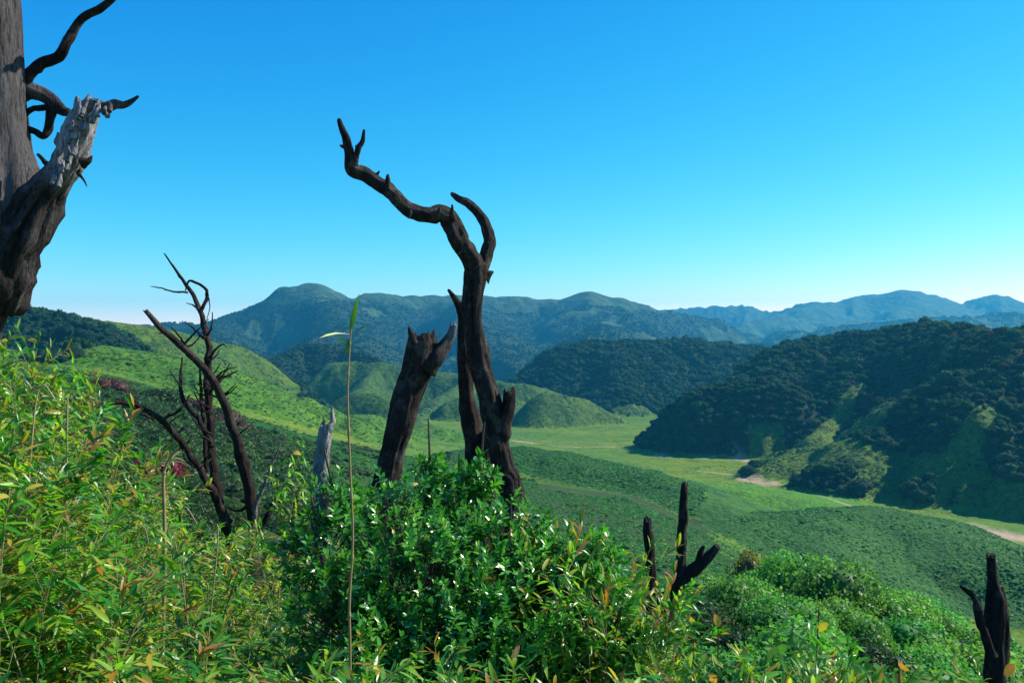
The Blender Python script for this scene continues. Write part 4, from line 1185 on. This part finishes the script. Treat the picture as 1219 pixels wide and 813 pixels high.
def dry_stalk():
    D = 3.3
    x = (195 - CX) / F * D; z0 = gz(x, D)
    b = np.array([x, D, z0])
    t = empty('dry_stalk', b, 'bare dry tan stalk standing in the left thicket with a bent over tip', 'stalk')
    w = path3([b, P(194, 770, D), P(196, 690, D), P(196, 620, D), P(195, 575, D), P(197, 556, D), P(206, 540, D), P(214, 534, D - .03)], 50) - b
    rad = np.interp(np.linspace(0, 1, len(w)), [0, 1], [.0075, .0045]); rad[::8] *= 1.3
    V, q, C = sticks(w[:-1], w[1:], rad[:-1], rad[1:], (.27, .19, .09), 8)
    link('culm', new_mesh('culm', V, q, cols=C), M_CULM, t)
    r = np.random.default_rng(2)
    n = 5
    base = np.tile(w[-12], (n, 1)) + r.normal(0, .004, (n, 3)); d = np.array([[.5, 0, .6], [.7, -.2, .3], [.5, .2, .8], [.3, .1, .5], [.8, 0, .1]])
    c = np.tile((.42, .34, .2), (n, 1)) * r.uniform(.7, 1.1, (n, 1))
    Vl, ql, cl = blades(base, d, r.normal(0, .4, (n, 3)) + [0, -1, .4], np.full(n, .1), np.full(n, .008), r.uniform(.3, 1.2, n), c, c, r)
    link('sheath', new_mesh('sheath', Vl, ql, cols=cl), M_DRY, t)
dry_stalk()

def glossy_shrub():
    r = np.random.default_rng(55)
    D0 = 4.0
    x = (530 - CX) / F * D0; z0 = gz(x, D0); b = np.array([x, D0, z0])
    t = empty('leafy_shrub', b, 'glossy dark green broad leaved shrub in the centre foreground below the dead trees', 'shrub')
    blobs = [(388, 648, 62, 3.8), (402, 598, 38, 3.9), (470, 632, 74, 4.0), (545, 600, 52, 4.1), (572, 566, 28, 4.1), (512, 562, 26, 4.15), (600, 655, 74, 3.9), (500, 720, 112, 3.7),
             (610, 745, 104, 3.6), (690, 700, 72, 3.7), (420, 745, 88, 3.6), (715, 770, 62, 3.5), (560, 810, 110, 3.4), (440, 830, 90, 3.3)]
    TP, TD, BC = [], [], []
    for px, py, rp, D in blobs:
        c = P(px, py, D); R = rp / F * D
        n = int(150 * (rp / 60) ** 2)
        dv = r.normal(0, 1, (n, 3)); dv /= np.linalg.norm(dv, axis=1)[:, None]
        rad = R * r.uniform(.45, 1.08, n) ** .7
        p = c + dv * rad[:, None] * np.array([1, .9, 1])
        keep = fbm(p[:, 0] * 7, p[:, 1] * 7, p[:, 2] * 7, 2) > -.22
        TP.append(p[keep]); TD.append(dv[keep] * .7 + [0, 0, .75]); BC.append(np.tile(c, (keep.sum(), 1)))
    TP, TD, BC = map(np.concatenate, (TP, TD, BC))
    TD += r.normal(0, .3, TD.shape); TD /= np.linalg.norm(TD, axis=1)[:, None]
    # rosettes of leaves on each twig
    per = 12; n = len(TP)
    B = np.repeat(TP, per, 0); Dr = np.repeat(TD, per, 0)
    u = np.cross(Dr, [.3, .2, .93]); u /= np.linalg.norm(u, axis=1)[:, None]; w = np.cross(Dr, u)
    k = np.tile(np.arange(per), n)
    ang = k * 2.4 + np.repeat(r.uniform(0, 6.28, n), per)
    rad = u * np.cos(ang)[:, None] + w * np.sin(ang)[:, None]
    up = np.interp(k, [0, per - 1], [.15, .9])[:, None]
    d = rad * (1.05 - up * .6) + Dr * up + r.normal(0, .15, B.shape)
    nrm = Dr - rad * up * .6 + r.normal(0, .2, B.shape)
    B = B - Dr * ((per - k) * .006)[:, None]
    L = r.uniform(.028, .052, len(B)); W = L * r.uniform(.34, .45, len(B))
    tone = np.repeat(r.uniform(0, 1, n), per)[:, None]
    c = np.array([.028, .18, .024]) * (1 - tone) + np.array([.11, .36, .04]) * tone
    c = c * r.uniform(.75, 1.25, (len(B), 1))
    yl = r.random(len(B)) < .012
    c[yl] = (.40, .33, .06)
    Vl, ql, cl = blades(B, d, nrm, L, W, r.uniform(.05, .5, len(B)), c, c * 1.05, r, .2, (0, .3, .65, 1.0), (.2, .95, .85, .05))
    link('foliage', new_mesh('foliage', Vl - b, ql, cols=cl), M_GLOSSY, t)
    # twigs towards the inside, stems from the ground
    inner = TP + (BC - TP) * .55 - np.array([0, 0, .05])
    V, q, C = sticks(inner - b, TP - b, .0028, .0012, (.07, .045, .03), 4)
    link('twigs', new_mesh('twigs', V, q, cols=C), M_CULM, t)
    for px, py, rp, D in blobs[:12]:
        e = P(px, py, D) - b
        w = path3([np.array([r.uniform(-.12, .12), r.uniform(-.12, .12), -.1]), e * .45 + r.normal(0, .03, 3), e, e * 1.12 + [0, 0, .05]], 18)
        V, q, C = sticks(w[:-1], w[1:], np.linspace(.012, .004, len(w) - 1), np.linspace(.012, .0035, len(w) - 1), (.06, .04, .028), 7)
        link('stem', new_mesh('stem', V, q, cols=C), M_CULM, t)
glossy_shrub()

def orange_sprigs():
    """weeds with a few large orange or yellow leaves"""
    r = np.random.default_rng(12)
    for px, top, D, n, lab, c in [(855, 745, 3.0, 3, 'upright sprig with a single large orange yellow leaf in front of the light green shrubs', (.55, .30, .03)),
                              (975, 720, 3.2, 4, 'thin sprig with a yellow leaf at its tip right of the orange leaved sprig', (.5, .4, .04)),
                              (1195, 803, 1.9, 6, 'cluster of big orange leaves at the bottom right corner', (.60, .24, .03)),
                              (1070, 792, 2.2, 6, 'cluster of brownish orange leaves at the bottom edge left of the two pronged stump', (.45, .22, .04))]:
        x = (px - CX) / F * D; z0 = gz(x, D); b = np.array([x, D, z0])
        t = empty('leafy_sprig', b, lab, 'weed')
        e = P(px, top, D) - b
        w = path3([np.zeros(3), e * .5 + r.normal(0, .02, 3), e], 16)
        V, q, C = sticks(w[:-1], w[1:], .0025, .002, (.10, .06, .03), 5)
        link('stem', new_mesh('stem', V, q, cols=C), M_CULM, t)
        f = np.sort(r.uniform(.75, 1, n)); f[-1] = 1
        B = np.array([[np.interp(v, np.linspace(0, 1, len(w)), w[:, j]) for j in range(3)] for v in f])
        d = np.c_[r.normal(0, .7, n), r.normal(0, .4, n), r.uniform(.2, 1, n)]
        cc = np.tile(c, (n, 1)) * r.uniform(.7, 1.2, (n, 1))
        L = r.uniform(.035, .06, n)
        Vl, ql, cl = blades(B, d, np.c_[r.normal(0, .5, n), np.full(n, -1.0), r.uniform(0, 1, n)], L, L * .5, r.uniform(.2, .8, n), cc, cc * .8, r, .25, (0, .2, .5, .8, 1), (.3, .9, 1, .6, .05))
        link('leaves', new_mesh('leaves', Vl, ql, cols=cl), M_DRY, t)
orange_sprigs()

def dry_stems():
    r = np.random.default_rng(61)
    for k in range(16):
        px = r.uniform(10, 350); D = r.uniform(3.0, 4.6)
        top = np.interp(px, TOPX, TOPY) + r.uniform(20, 150)
        x = (px - CX) / F * D; z0 = gz(x, D); b = np.array([x, D, z0])
        e = P(px + r.uniform(-30, 30), top, D) - b
        w = path3([np.zeros(3), e * .5 + r.normal(0, .03, 3), e, e + [r.uniform(-.08, .08), 0, -r.uniform(0, .05)]], 24)
        V, q, C = sticks(w[:-1], w[1:], np.linspace(.004, .002, len(w) - 1), np.linspace(.004, .0018, len(w) - 1), (.33, .25, .13), 6)
        o = link('dead_stalk', new_mesh('dead_stalk', V, q, cols=C), M_CULM, None, b)
        tag(o, 'thin dry leafless stem sticking up in the left bamboo bank', 'stem', 'dry leafless stems in the left bamboo bank')
dry_stems()
